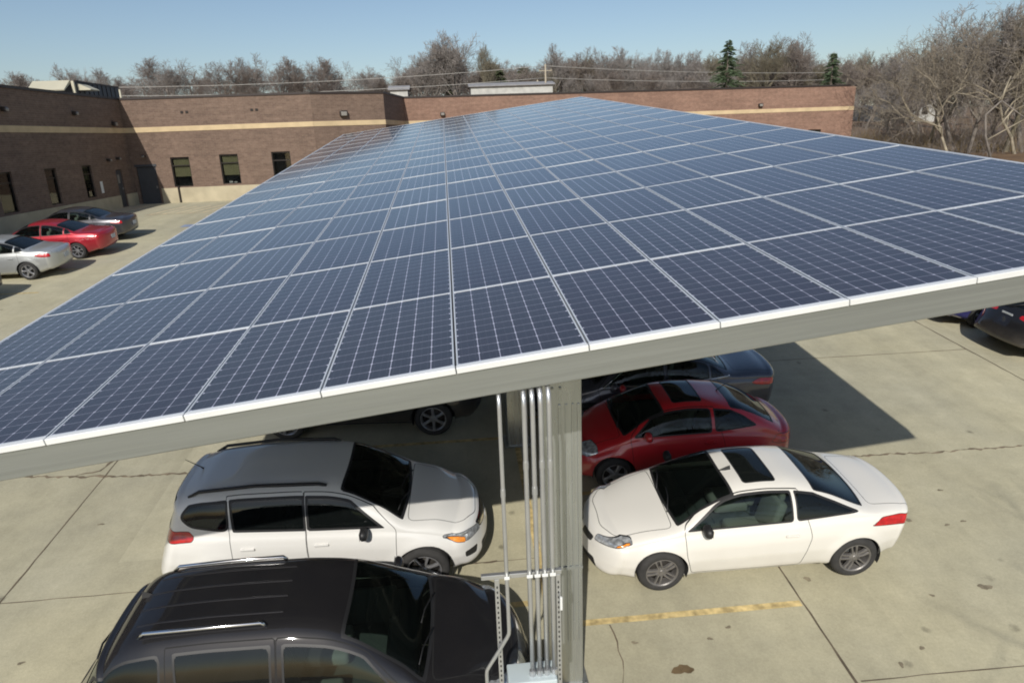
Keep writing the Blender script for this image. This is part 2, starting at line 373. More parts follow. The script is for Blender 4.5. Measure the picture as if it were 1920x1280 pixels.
canopy = empty("solar_canopy", (0.99, 6.46, lot_h(6.46)))
tag(canopy, "long tilted solar canopy of dark blue panels over the parked cars", "solar canopy")
bpy.context.view_layer.update()
CINV = canopy.matrix_world.inverted()
def cpart(o, m4=CM4):
    o.parent = canopy; o.matrix_local = CINV @ m4; return o
PW, PL = PS - 0.018, PB - 0.006
FW, FWY = 0.0115, 0.014
def panel_geo(xo, yo):
    a, b, c, d = xo + FW, yo + FWY, xo + PW - FW, yo + PL - FWY
    G = [(a, b, -0.002), (c, b, -0.002), (c, d, -0.002), (a, d, -0.002)]
    U = [(0, 0), (c - a, 0), (c - a, d - b), (0, d - b)]
    return G, U
def frame_geo(xo, yo):
    V = []; F = []
    o = [(xo, yo), (xo + PW, yo), (xo + PW, yo + PL), (xo, yo + PL)]
    i = [(xo + FW, yo + FWY), (xo + PW - FW, yo + FWY), (xo + PW - FW, yo + PL - FWY), (xo + FW, yo + PL - FWY)]
    V = [(*p, 0.002) for p in o] + [(*p, 0.002) for p in i] + [(*p, -0.04) for p in o] + [(*p, -0.04) for p in i]
    for k in range(4):
        j = (k + 1) % 4
        F += [(k, j, 4 + j, 4 + k), (8 + k, 8 + j, j, k), (4 + k, 4 + j, 12 + j, 12 + k), (12 + k, 12 + j, 8 + j, 8 + k)]
    return V, F
G, U = panel_geo(0.009, 0.003)
# back sheet makes the laminate a real sheet
Gb = G + [(x, y, -0.008) for x, y, z in G]
pF = [(0, 1, 2, 3), (7, 6, 5, 4)]
p0 = mesh_obj("solar_panel", Gb, pF, SOL, None, False, [U[0], U[1], U[2], U[3], U[3], U[2], U[1], U[0]])
fV, fF = frame_geo(0.009, 0.003)
f0 = mesh_obj("frame", fV, fF, ALU, p0)
random.seed(4)
first = True; restV = []; restF = []; restU = []; rfV = []; rfF = []
for j in range(NR):
    for i in range(I0, I1):
        if j < 8:
            if first: o, fr = p0, f0; first = False
            else:
                o = p0.copy(); col.objects.link(o); fr = f0.copy(); col.objects.link(fr); fr.parent = o
            cpart(o, CM4 @ Matrix.Translation((i * PS, j * PB, 0)) @ Matrix.Rotation(R_(random.uniform(-.12, .12)), 4, 'X') @ Matrix.Rotation(R_(random.uniform(-.12, .12)), 4, 'Y'))
            o['group'] = "solar panels of the canopy"
        else:
            g, u = panel_geo(i * PS + 0.009, j * PB + 0.003); k = len(restV)
            restV += g; restF.append((k, k + 1, k + 2, k + 3)); restU += u
            v, f = frame_geo(i * PS + 0.009, j * PB + 0.003); k = len(rfV); rfV += v; rfF += [tuple(q + k for q in ff) for ff in f]
rest = cpart(tag(mesh_obj("solar_panel_rows", restV, restF, SOL, None, False, restU), kind='stuff'))
mesh_obj("frame", rfV, rfF, ALU, rest)
def cbox(name, x0, x1, y0, y1, n0, n1, m, bevel=0.0):
    return cpart(box(name, ((x0 + x1) / 2, (y0 + y1) / 2, (n0 + n1) / 2), (x1 - x0, y1 - y0, n1 - n0), m, None, bevel))
XA, XB = I0 * PS, I1 * PS; YE = NR * PB
for i in range(I0, I1):   # bright cap strips, one per column of panels, at the near and far edges
    for (ya, yb) in ((-0.052, 0.001), (YE + 0.001, YE + 0.05)):
        bm = bmesh.new(); add_box(bm, ((i + 0.5) * PS, (ya + yb) / 2, -0.020 if ya < 0 else -0.032), (PS - 0.008, yb - ya, 0.050), None, 0.005, 2)
        cpart(bm_obj("edge_cap", bm, CAP if ya < 0 else GAL))
def cfascia(name, ysgn, y0):
    # C channel with two pressed ridges in its lower third, extruded along X
    prof = [(0.02, -0.046), (0, -0.046), (0, -0.268), (0.006, -0.276), (0.07, -0.276), (0.07, -0.269), (0.010, -0.266), (0.010, -0.050), (0.02, -0.050)]
    V = []; n = len(prof); xs = [XA - 0.02, XB + 0.02]
    for x in xs: V += [(x, y0 + ysgn * a, b) for a, b in prof]
    F = [(k, (k + 1) % n, n + (k + 1) % n, n + k) for k in range(n)]
    return cpart(mesh_obj(name, V, F, GAL))
cfascia("fascia", 1, -0.034); cfascia("fascia", -1, YE + 0.034)
for k, x in enumerate((7.95,)):
    cpart(box("splice_plate", (x, -0.040, -0.225), (0.012, 0.008, 0.085), CAP, None))
for (xa, xb) in ((XA - 0.03, XA + 0.006), (XB - 0.006, XB + 0.03)): cbox("side_trim", xa, xb, 0.0, YE, -0.06, 0.006, ALU)
shade_sheet_extent = [(XA, XB, 0.0, YE)]
cbox("seam_shade_sheet", XA + 0.004, XB - 0.004, 0.004, YE - 0.004, -0.046, -0.042, mat("shade_sheet_grey", (0.10, 0.10, 0.10), 0.7, metal=0.2))  # unseen sheet added below the panels to block sun through the seams
for k in range(7):
    x = XA + 0.4 + k * (XB - XA - 0.8) / 6
    bm = bmesh.new(); add_box(bm, (x, YE / 2, -0.15), (0.006, YE - 0.12, 0.2)); add_box(bm, (x + 0.03, YE / 2, -0.047), (0.07, YE - 0.12, 0.005)); add_box(bm, (x - 0.03, YE / 2, -0.253), (0.07, YE - 0.12, 0.005))
    cpart(bm_obj("purlin", bm, GAL))
BOLT = None
for k in range(6):
    cyw = 6.46 + 5.37 * k; g = lot_h(cyw)
    t = (cyw - CO.y) / CY.y                 # canopy row coordinate of this bent
    bm = bmesh.new()
    for q in (-0.262, -0.552): add_box(bm, ((XA + XB) / 2, t, q), (XB - XA - 0.9, 0.2, 0.012))
    add_box(bm, ((XA + XB) / 2, t, -0.407), (XB - XA - 0.9, 0.012, 0.278))
    cpart(bm_obj("cross_beam", bm, GAL))
    zt = (CO + CX * ((0.99 - CO.x) / CX.x) + CY * t).z - 0.57
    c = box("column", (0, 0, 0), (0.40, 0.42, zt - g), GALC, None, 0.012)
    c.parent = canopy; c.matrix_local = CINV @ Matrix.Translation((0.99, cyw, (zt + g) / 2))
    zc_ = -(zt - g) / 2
    for rx_ in (-0.03, 0.04, 0.105, 0.165): box("rib", (rx_, -0.216, zc_ + 2.1), (0.026, 0.012, 2.9), GALC, c, 0.004)  # added ribs, shaped to imitate the conduits' shadow stripes on the column
    box("shadow_strap", (0.07, -0.222, zc_ + 1.62), (0.26, 0.006, 0.03), GAL, c)  # added bar in place of the cross strut's shadow line
    o = box("base_plate", (0, 0, -(zt - g) / 2 + 0.014), (0.52, 0.50, 0.028), GAL, c)
    hz = (zt - g) / 2
    for p in [(dx + 0.03, -0.214, hz - 0.12 - 0.12 * dz) for dx in (-0.13, -0.05) for dz in range(4)] + [(dx, dy, 0.045 - hz) for dx in (-.23, .23) for dy in (-.225, .225)]:
        if BOLT is None:
            bm = bmesh.new(); add_box(bm, (0, 0, 0), (0.026, 0.026, 0.026), None, 0.005); BOLT = b_ = bm_obj("bolt", bm, GAL, c)
        else:
            b_ = BOLT.copy(); link(b_, c)
        b_.location = p

# ------------------------------------------------------------------ conduits on a strut rack, electrical cabinet
RY = 4.78; g = lot_h(RY)
rack = empty("conduit_rack", (0.45, RY, g)); tag(rack, "slotted steel strut rack holding five steel conduits in front of the column", "conduit rack")
def rel(p, o=(0.45, RY, g)): return tuple(a - b for a, b in zip(p, o))
SLOT = mat("slot_dark", (0.03, 0.03, 0.03), 0.9)
def strut(name, p0, p1, face):
    p0 = Vector(p0); p1 = Vector(p1); bm = bmesh.new(); d = p1 - p0; Ln = d.length
    if abs(d.z) > abs(d.x):
        add_box(bm, (p0 + p1) / 2 + Vector((0, 0.02, 0)), (0.041, 0.041, Ln), None, 0.004)
    else:
        add_box(bm, (p0 + p1) / 2 + Vector((0, 0.02, 0)), (Ln, 0.041, 0.041), None, 0.004)
    return bm_obj(name, bm, GALB, rack)
cross = strut("cross_strut", rel((0.055, RY + 0.03, 3.215)), rel((0.735, RY + 0.03, 3.215)), 'y')
for x in (0.186, 0.706):
    z0, z1 = (2.02 if x < 0.5 else 2.02), 3.192
    bm = bmesh.new(); add_box(bm, rel((x, RY + 0.05, (z0 + z1) / 2)), (0.041, 0.041, z1 - z0), None, 0.004)
    ps = bm_obj("strut_post", bm, GALB, rack)
    V = []; F = []
    n = int((z1 - z0 - 0.1) / 0.0508)
    for k in range(n):
        zc = z0 + 0.08 + k * 0.0508; b0 = len(V)
        for q in range(10):
            an = 2 * math.pi * q / 10
            V.append(rel((x + 0.0075 * math.cos(an), RY + 0.0288, zc + 0.014 * math.sin(an))))
        F.append(tuple(b0 + q for q in range(10)))
    mesh_obj("slots", V, F, SLOT, ps)
for k, x in enumerate((0.269, 0.460, 0.525, 0.588, 0.654)):
    r = 0.0165 if k == 0 else 0.0195
    top = 4.83 + 0.006 * k
    # elbow back under the canopy, then a run to the column head
    P = [(x, RY + 0.9, top + 0.12), (x, RY + 0.30, top + 0.075)]
    for q in range(7):
        an = math.pi / 2 * q / 6; P.append((x, RY + 0.16 - 0.16 * math.sin(an), top + 0.06 - 0.16 * (1 - math.cos(an))))
    if k == 0:
        P += [(x, RY, 4.3), (x, RY, 2.70), (x - 0.004, RY, 2.66), (x - 0.02, RY, 2.625), (x - 0.075, RY, 2.53), (x - 0.19, RY, 2.335), (x - 0.208, RY, 2.30), (x - 0.213, RY, 2.26), (x - 0.213, RY, 1.2)]
    else:
        P += [(x, RY, 4.3), (x, RY, 3.0), (x, RY, 2.12)]
    c = tube("conduit", [rel(p) for p in P], r, GALB, rack, 12)
    if k == 0: tag(c, "thinner conduit bent aside at the bottom")
    for zc in ((4.02,) if k in (0, 2) else (4.25,)):
        V, F = tube_mesh([rel((x, RY, zc - 0.035)), rel((x, RY, zc + 0.035))], r + 0.003, 12); mesh_obj("coupling", V, F, GALB, c, False)
    bm = bmesh.new(); add_box(bm, rel((x, RY - r - 0.004, 3.235)), (r * 2 + 0.012, 0.006, 0.03), None, 0.002); add_box(bm, rel((x, RY, 3.262)), (0.012, 2 * r + 0.02, 0.03), None, 0.002)
    bm_obj("clamp", bm, CAP, c)
    if k:
        V, F = tube_mesh([rel((x, RY, 2.20)), rel((x, RY, 2.255))], r + 0.010, 8); mesh_obj("hub_fitting", V, F, GALB, c, False)
bm = bmesh.new(); add_box(bm, rel((0.722, RY - 0.01, 2.93)), (0.02, 0.02, 0.13), None, 0.004); bm_obj("latch", bm, CAP, rack)
CABM = mat("grey_enamel", (0.50, 0.57, 0.58), 0.4, coat=0.3, noise=0.06, nscale=3)
cab = empty("electrical_cabinet", (0.455, RY + 0.01, g)); tag(cab, "pale grey electrical cabinet below the four straight conduits", "electrical cabinet")
bm = bmesh.new(); add_box(bm, (0, 0.03, 0.62 + (2.20 - g - 0.62) / 2), (0.43, 0.24, 2.20 - g - 0.62), None, 0.012); bm_obj("housing", bm, CABM, cab)
bm = bmesh.new(); add_box(bm, (0, -0.105, 0.62 + (2.20 - g - 0.62) / 2), (0.40, 0.025, 2.20 - g - 0.70), None, 0.008); dr = bm_obj("door", bm, CABM, cab)
bm = bmesh.new(); add_box(bm, (0.15, -0.125, 1.2), (0.03, 0.02, 0.12), None, 0.004); bm_obj("handle", bm, GALB, dr)
for sx in (-0.15, 0.15): box("leg", (sx, 0.05, 0.31), (0.041, 0.041, 0.62), GALB, cab)

# ------------------------------------------------------------------ brick building
def brick_mat(name, c1, c2, mortar):
    m = bpy.data.materials.new(name); m.use_nodes = True
    N = m.node_tree.nodes; L = m.node_tree.links; b = N["Principled BSDF"]
    uv = N.new('ShaderNodeUVMap'); uv.uv_map = "UVMap"
    br = N.new('ShaderNodeTexBrick'); br.inputs['Scale'].default_value = 1.0
    br.inputs['Color1'].default_value = (*c1, 1); br.inputs['Color2'].default_value = (*c2, 1); br.inputs['Mortar'].default_value = (*mortar, 1)
    br.inputs['Mortar Size'].default_value = 0.007; br.inputs['Brick Width'].default_value = 0.30; br.inputs['Row Height'].default_value = 0.102
    L.new(uv.outputs[0], br.inputs['Vector'])
    def noise(sc, det, vec, lo, hi):
        n = N.new('ShaderNodeTexNoise'); n.inputs['Scale'].default_value = sc; n.inputs['Detail'].default_value = det; n.inputs['Roughness'].default_value = 0.65
        L.new(vec, n.inputs['Vector']); r = N.new('ShaderNodeMapRange'); r.inputs[1].default_value = 0.3; r.inputs[2].default_value = 0.7
        r.inputs[3].default_value = lo; r.inputs[4].default_value = hi; L.new(n.outputs[0], r.inputs[0]); return r.outputs[0]
    mp = N.new('ShaderNodeMapping'); mp.inputs['Scale'].default_value = (0.35, 4.0, 1); L.new(uv.outputs[0], mp.inputs[0])
    o = br.outputs[0]
    for f in (noise(0.5, 8, uv.outputs[0], 0.86, 1.12), noise(1.0, 6, mp.outputs[0], 0.86, 1.12), noise(4.0, 4, uv.outputs[0], 0.86, 1.12)):
        x = N.new('ShaderNodeMix'); x.data_type = 'RGBA'; x.blend_type = 'MULTIPLY'; x.inputs[0].default_value = 1
        L.new(o, x.inputs[6]); L.new(f, x.inputs[7]); o = x.outputs[2]
    L.new(o, b.inputs['Base Color']); b.inputs['Roughness'].default_value = 0.9
    bp = N.new('ShaderNodeBump'); bp.inputs['Strength'].default_value = 0.4; bp.inputs['Distance'].default_value = 0.006
    L.new(br.outputs[1], bp.inputs['Height']); bp.invert = True; L.new(bp.outputs[0], b.inputs['Normal'])
    return m
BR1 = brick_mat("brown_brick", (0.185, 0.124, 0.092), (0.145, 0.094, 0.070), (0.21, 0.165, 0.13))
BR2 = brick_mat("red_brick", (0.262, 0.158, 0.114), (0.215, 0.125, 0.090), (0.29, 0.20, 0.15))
BAND = mat("tan_stone_band", (0.56, 0.43, 0.26), 0.85, noise=0.12, nscale=1.5)
COPE = mat("dark_metal_coping", (0.045, 0.035, 0.032), 0.5, metal=0.3)
BASEC = mat("pale_concrete_base", (0.44, 0.385, 0.27), 0.9, noise=0.15, nscale=1.2)
FRM = mat("bronze_window_frame", (0.022, 0.017, 0.014), 0.5, metal=0.3)
WGL = mat("window_glass", (0.012, 0.013, 0.014), 0.06, spec=0.6)
BLIND = mat("olive_blind", (0.25, 0.235, 0.13), 0.85, noise=0.08, nscale=8)
DOORM = mat("blue_grey_steel_door", (0.055, 0.058, 0.065), 0.5, noise=0.1, nscale=3)
LAMPM = mat("wall_lamp_bronze", (0.05, 0.04, 0.035), 0.4, metal=0.3)
LENS = mat("wall_lamp_lens", (0.26, 0.245, 0.22), 0.3)
WHT = mat("white_paper", (0.7, 0.7, 0.68), 0.8)
bld = empty("brick_building", (-13, 46, lot_h(46)))
tag(bld, "long flat roofed brick building with a tan stone band behind the lot", "building")
BO = Vector(bld.location)
ZR, ZB0, ZB1, ZG = 9.56, 7.62, 7.92, 3.0
# outline of the visible facades, walked left to right as seen from the lot
C0, C1, C2, C3, C4, C5 = (-20, 4), (-20, 46), (-8.45, 46), (-4.05, 47.9), (-3.15, 54.6), (35.0, 58.4)
C6 = (38.0, 84)
def wall_seg(A, B, m, wins=(), zg=ZG, zr=ZR, depth=0.14):
    """one facade with real window openings (s0, s1, z0, z1 along the wall); returns helpers"""
    A = Vector((*A, 0)); B = Vector((*B, 0)); d = (B - A); Ln = d.length; d.normalize(); n = Vector((d.y, -d.x, 0))
    ss = sorted({0, Ln, *[w[0] for w in wins], *[w[1] for w in wins]}); zs = sorted({zg, zr, *[w[2] for w in wins], *[w[3] for w in wins]})
    V = []; F = []; U = []
    def P(s, z, o=0): q = A + d * s + n * o; return (q.x - BO.x, q.y - BO.y, z - BO.z)
    def quad(a, b, c, e, ua):
        k = len(V); V.extend([a, b, c, e]); F.append((k, k + 1, k + 2, k + 3)); U.extend(ua)
    for i in range(len(ss) - 1):
        for j in range(len(zs) - 1):
            sm = (ss[i] + ss[i + 1]) / 2; zm = (zs[j] + zs[j + 1]) / 2
            if any(w[0] < sm < w[1] and w[2] < zm < w[3] for w in wins): continue
            a, b, c, e = ss[i], ss[i + 1], zs[j], zs[j + 1]
            quad(P(a, c), P(b, c), P(b, e), P(a, e), [(a, c), (b, c), (b, e), (a, e)])
    for w_ in wins:
        a, b, c, e = w_[:4]
        quad(P(a, c), P(a, c, -depth), P(b, c, -depth), P(b, c), [(a, c)] * 4); quad(P(a, e), P(b, e), P(b, e, -depth), P(a, e, -depth), [(a, e)] * 4)
        quad(P(a, c), P(a, e), P(a, e, -depth), P(a, c, -depth), [(a, c), (a, e), (a + .1, e), (a + .1, c)]); quad(P(b, c), P(b, c, -depth), P(b, e, -depth), P(b, e), [(b, c), (b + .1, c), (b + .1, e), (b, e)])
    o = mesh_obj("wall", V, F, m, bld, False, U)
    return A, d, n, Ln, P, o
def orient(d): return Matrix(((d.x, -d.y, 0), (d.y, d.x, 0), (0, 0, 1)))
def wbox(name, seg, s0, s1, z0, z1, o0, o1, m, parent=None, bevel=0.0):
    A, d, n, Ln, P, o = seg; c = A + d * (s0 + s1) / 2 + n * (o0 + o1) / 2
    return box(name, (c.x - BO.x, c.y - BO.y, (z0 + z1) / 2 - BO.z), (abs(s1 - s0), abs(o1 - o0), z1 - z0), m, parent or bld, bevel, orient(d))
def window(seg, s0, s1, z0, z1, blind=0.75, split=0.27, items=0):
    A, d, n, Ln, P, o = seg; bm = bmesh.new(); t = 0.055; R3 = orient(d)
    zs_ = z1 - (z1 - z0) * split
    def bx(sa, sb, za, zb, oa, ob):
        c = A + d * (sa + sb) / 2 + n * (oa + ob) / 2; add_box(bm, (c.x - BO.x, c.y - BO.y, (za + zb) / 2 - BO.z), (sb - sa, ob - oa, zb - za), R3)
    bx(s0, s0 + t, z0, z1, -0.135, -0.085); bx(s1 - t, s1, z0, z1, -0.135, -0.085)
    bx(s0 + t, s1 - t, z1 - t * 1.6, z1, -0.135, -0.085); bx(s0 + t, s1 - t, z0, z0 + t, -0.135, -0.085); bx(s0 + t, s1 - t, zs_ - t * .6, zs_ + t * .6, -0.135, -0.085)
    f = bm_obj("window", bm, FRM, bld)
    wbox("pane", seg, s0 + t, s1 - t, z0 + t, z1 - t, -0.128, -0.120, GLW, f)
    wbox("room", seg, s0 + 0.01, s1 - 0.01, z0 + 0.01, z1 - 0.01, -0.5, -0.49, WGL, f)
    if blind:
        zb = z0 + (z1 - z0) * (1 - blind); wbox("blind", seg, s0 + 0.12, s1 - 0.04, zb, z1 - 0.1, -0.2, -0.19, BLIND, f)
    for k in range(items): wbox("sill_item", seg, s0 + 0.35 + 0.3 * k, s0 + 0.57 + 0.28 * k, z0 + 0.06, z0 + 0.17 - 0.04 * k, -0.2, -0.16, WHT, f, 0.02)
    return f
GLW = glass("clear_window_glass", (0.78, 0.79, 0.78), 0.05)
def lamp(seg, s, z, big=1.0):
    bm = bmesh.new(); A, d, n, Ln, P, o = seg; R3 = orient(d)
    c = A + d * s + n * 0.12; add_box(bm, (c.x - BO.x, c.y - BO.y, z - BO.z), (0.36 * big, 0.24, 0.26 * big), R3, 0.05)
    l = bm_obj("wall_lamp", bm, LAMPM, bld)
    bm = bmesh.new(); c = A + d * s + n * 0.23; add_box(bm, (c.x - BO.x, c.y - BO.y, z - BO.z - 0.02), (0.26 * big, 0.08, 0.18 * big), R3, 0.03); bm_obj("lens", bm, LENS, l)
# shaded west wall (its outward side faces +x): walked from near to far so that n points to +x
wl = [(32.55, 33.75, 4.08, 5.9), (36.4, 37.45, 4.12, 5.9), (40.0, 41.0, 4.15, 5.9)]
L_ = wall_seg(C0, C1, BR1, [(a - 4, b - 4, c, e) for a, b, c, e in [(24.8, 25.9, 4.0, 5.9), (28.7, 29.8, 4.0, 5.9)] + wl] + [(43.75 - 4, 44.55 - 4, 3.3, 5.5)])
for a, b, c, e in [(24.8, 25.9, 4.0, 5.9), (28.7, 29.8, 4.0, 5.9)] + wl: window(L_, a - 4, b - 4, c, e, 0.0 if a < 40 else 0.5)
for a in (32.6, 36.45): wbox("blind", L_, a - 4 + .1, a - 4 + .95, 4.15, 4.75, -0.3, -0.28, BLIND)
dw = wbox("door", L_, 43.75 - 4 + .03, 44.55 - 4 - .03, 3.3, 5.47, -0.12, -0.07, DOORM); wbox("handle", L_, 44.35 - 4, 44.43 - 4, 4.3, 4.42, -0.07, -0.02, LENS, dw); wbox("door_pane", L_, 44.0 - 4, 44.25 - 4, 4.7, 5.2, -0.07, -0.065, LENS, dw)
wbox("notice", L_, 41.62 - 4, 41.9 - 4, 4.3, 4.95, 0.0, 0.012, WHT)
lamp(L_, 44.6 - 4, 8.15); lamp(L_, 40.3 - 4, 8.62, 0.8); lamp(L_, 34.2 - 4, 8.62, 0.8); lamp(L_, 43.0 - 4, 6.1, 0.6); lamp(L_, 44.2 - 4, 6.15, 0.6)
mw = [(-17.58, -16.42, 4.24, 6.06), (-14.55, -13.4, 4.28, 6.12), (-11.3, -10.12, 4.3, 6.16)]
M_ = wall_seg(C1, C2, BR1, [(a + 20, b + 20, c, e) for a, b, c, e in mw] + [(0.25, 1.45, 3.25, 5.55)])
for k, (a, b, c, e) in enumerate(mw): window(M_, a + 20, b + 20, c, e, (0.66, 0.70, 0.0)[k], 0.29, (0, 2, 0)[k])
dm = wbox("door", M_, 0.28, 1.42, 3.25, 5.52, -0.12, -0.06, DOORM); wbox("handle", M_, 1.28, 1.35, 4.2, 4.34, -0.06, -0.01, LENS, dm); wbox("door_frame", M_, 0.18, 1.52, 5.55, 5.70, 0.0, 0.03, DOORM)
lamp(M_, 0.9, 6.2, 0.6)
for s in (3.55, 3.85, 7.8, 8.1): wbox("vent_grille", M_, s, s + 0.16, 8.66, 8.80, 0.0, 0.03, FRM)
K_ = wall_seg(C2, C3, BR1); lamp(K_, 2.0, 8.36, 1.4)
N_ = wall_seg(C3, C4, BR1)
R_w = [(30.3, 31.5, 4.6, 6.12), (22.0, 23.2, 4.6, 6.12), (14.0, 15.2, 4.6, 6.12)]
FAR = wall_seg(C4, C5, BR2, [(a + 3.9, b + 3.9, c, e) for a, b, c, e in R_w])
for a, b, c, e in R_w: window(FAR, a + 3.9, b + 3.9, c, e, 0.6)
lamp(FAR, 2.9, 8.35); lamp(FAR, 18.6, 8.4, 0.9); lamp(FAR, 29.5, 8.25); lamp(FAR, 30.2, 6.0, 0.7)
EAST = wall_seg(C5, C6, BR2)
BACK = wall_seg(C6, (-48, 84), BR2); WB = wall_seg((-48, 84), (-48, 4), BR1); FR = wall_seg((-48, 4), C0, BR1)
for sg in (L_, M_, K_, N_, FAR, EAST):
    Ln = sg[3]
    wbox("stone_band", sg, 0.0, Ln, ZB0, ZB1, -0.01, 0.022, BAND)
    wbox("coping", sg, -0.03, Ln + 0.03, ZR, ZR + 0.13, -0.35, 0.05, COPE)
wbox("concrete_base", L_, 20, 39.7, 3.0, 4.0, 0.0, 0.06, BASEC); wbox("concrete_base", L_, 40.6, 42.0, 3.0, 4.0, 0.0, 0.06, BASEC)
wbox("concrete_base", M_, 2.75, 11.5, 3.0, 4.18, 0.0, 0.10, BASEC); wbox("concrete_base", M_, 1.6, 2.6, 3.0, 4.18, 0.0, 0.09, BASEC)
# bollard like pier end of the base wall and a step kerb along the shaded wall
wbox("downpipe", M_, 2.62, 2.72, 3.1, 4.3, 0.0, 0.12, FRM)
kb = box("sidewalk", (-19.35, 33, lot_h(38) + 0.0), (1.3, 24, 0.24), BASEC); tag(kb, "raised concrete walk along the foot of the shaded wall", kind='structure')
roofV = [(p[0] - BO.x, p[1] - BO.y, ZR - 0.45 - BO.z) for p in (C0, C1, C2, C3, C4, C5, C6, (-48, 84), (-48, 4))]
mesh_obj("roof", roofV, [tuple(range(9))], mat("gravel_roof", (0.25, 0.24, 0.22), 0.9, noise=0.2), bld)

# rooftop air handling unit
HV = mat("tan_sheet_metal", (0.50, 0.47, 0.36), 0.55, metal=0.1, noise=0.06, nscale=1); HVD = mat("dark_louvre", (0.06, 0.065, 0.075), 0.5, metal=0.4)
hv = empty("rooftop_unit", (-23, 48.2, ZR - 0.45)); tag(hv, "tan hooded air handling unit with dark louvred side on the flat roof", "rooftop unit")
zt = 10.72 - (ZR - 0.45)
bm = bmesh.new(); add_box(bm, (0, 0, zt / 2), (1.9, 5.6, zt), None, 0.02); bm_obj("cabinet", bm, HVD, hv)
bm = bmesh.new()
for k in range(9): add_box(bm, (0.965, -2.4 + 0.58 * k, zt / 2), (0.03, 0.05, zt - 0.1))
add_box(bm, (0.97, 0, zt - 0.04), (0.06, 5.62, 0.08)); add_box(bm, (0.0, -2.82, zt - 0.04), (1.92, 0.04, 0.08)); bm_obj("side_rib", bm, COPE, hv)
def prism(name, sec, x0, x1, m, parent, axis='x'):
    n = len(sec); V = [((x0 if k < n else x1), *sec[k % n]) if axis == 'x' else (sec[k % n][0], (x0 if k < n else x1), sec[k % n][1]) for k in range(2 * n)]
    return mesh_obj(name, V, [(k, (k + 1) % n, n + (k + 1) % n, n + k) for k in range(n)] + [tuple(range(n))[::-1], tuple(range(n, 2 * n))], m, parent)
prism("hood", [(-2.81, zt - 0.02), (-2.81, zt - 0.1), (-3.75, zt - 0.62), (-3.78, zt - 0.56), (-2.95, zt + 0.0)], -1.35, 0.75, HV, hv)
prism("hood_end", [(-2.81, zt - 0.04), (-2.81, 0.7), (-2.95, 0.7), (-2.95, zt - 0.04)], 0.80, 0.95, HV, hv)
prism("side_hood", [(0.96, zt - 0.15), (1.7, zt - 0.5), (1.68, zt - 0.55), (0.96, zt - 0.55)], -2.6, -1.5, HV, hv, 'y')

# ------------------------------------------------------------------ vehicles
def smooth_curve(pts, xs, sig):
    pts = sorted(pts); px = np.array([p[0] for p in pts]); py = np.array([p[1] for p in pts])
    g = np.linspace(px[0] - 0.6, px[-1] + 0.6, 1200); v = np.interp(g, px, py)
    # extend the end slopes so that smoothing keeps them
    s0 = (py[1] - py[0]) / (px[1] - px[0]); s1 = (py[-1] - py[-2]) / (px[-1] - px[-2])
    v = np.where(g < px[0], py[0] + (g - px[0]) * s0, v); v = np.where(g > px[-1], py[-1] + (g - px[-1]) * s1, v)
    dx = g[1] - g[0]; k = np.arange(-int(3 * sig / dx), int(3 * sig / dx) + 1) * dx
    ker = np.exp(-0.5 * (k / sig) ** 2); ker /= ker.sum()
    vs = np.convolve(np.pad(v, len(k) // 2, mode='edge'), ker, mode='valid')
    return np.interp(xs, g, vs)
def poly_sdf(px, py, poly):
    P = np.asarray(poly, float); n = len(P); d = np.full(px.shape, 1e9); ins = np.zeros(px.shape, bool)
    for i in range(n):
        a = P[i]; b = P[(i + 1) % n]; e = b - a
        wx = px - a[0]; wy = py - a[1]; t = np.clip((wx * e[0] + wy * e[1]) / (e @ e + 1e-12), 0, 1)
        d = np.minimum(d, (wx - e[0] * t) ** 2 + (wy - e[1] * t) ** 2)
        c1 = (a[1] <= py) != (b[1] <= py)
        xi = a[0] + (py - a[1]) / (b[1] - a[1] + 1e-12) * e[0]
        ins ^= c1 & (px < xi)
    d = np.sqrt(d); return np.where(ins, -d, d)
def round_poly(poly, r, n=5):
    out = []; P = [Vector((*p, 0)) for p in poly]; m = len(P)
    for i in range(m):
        a, b, c = P[i - 1], P[i], P[(i + 1) % m]; u = (a - b); v = (c - b)
        q = min(r, u.length * .45, v.length * .45); p0 = b + u.normalized() * q; p1 = b + v.normalized() * q
        for k in range(n + 1):
            t = k / n; z = p0 * (1 - t) ** 2 + b * 2 * t * (1 - t) + p1 * t * t; out.append((z.x, z.y))
    return out
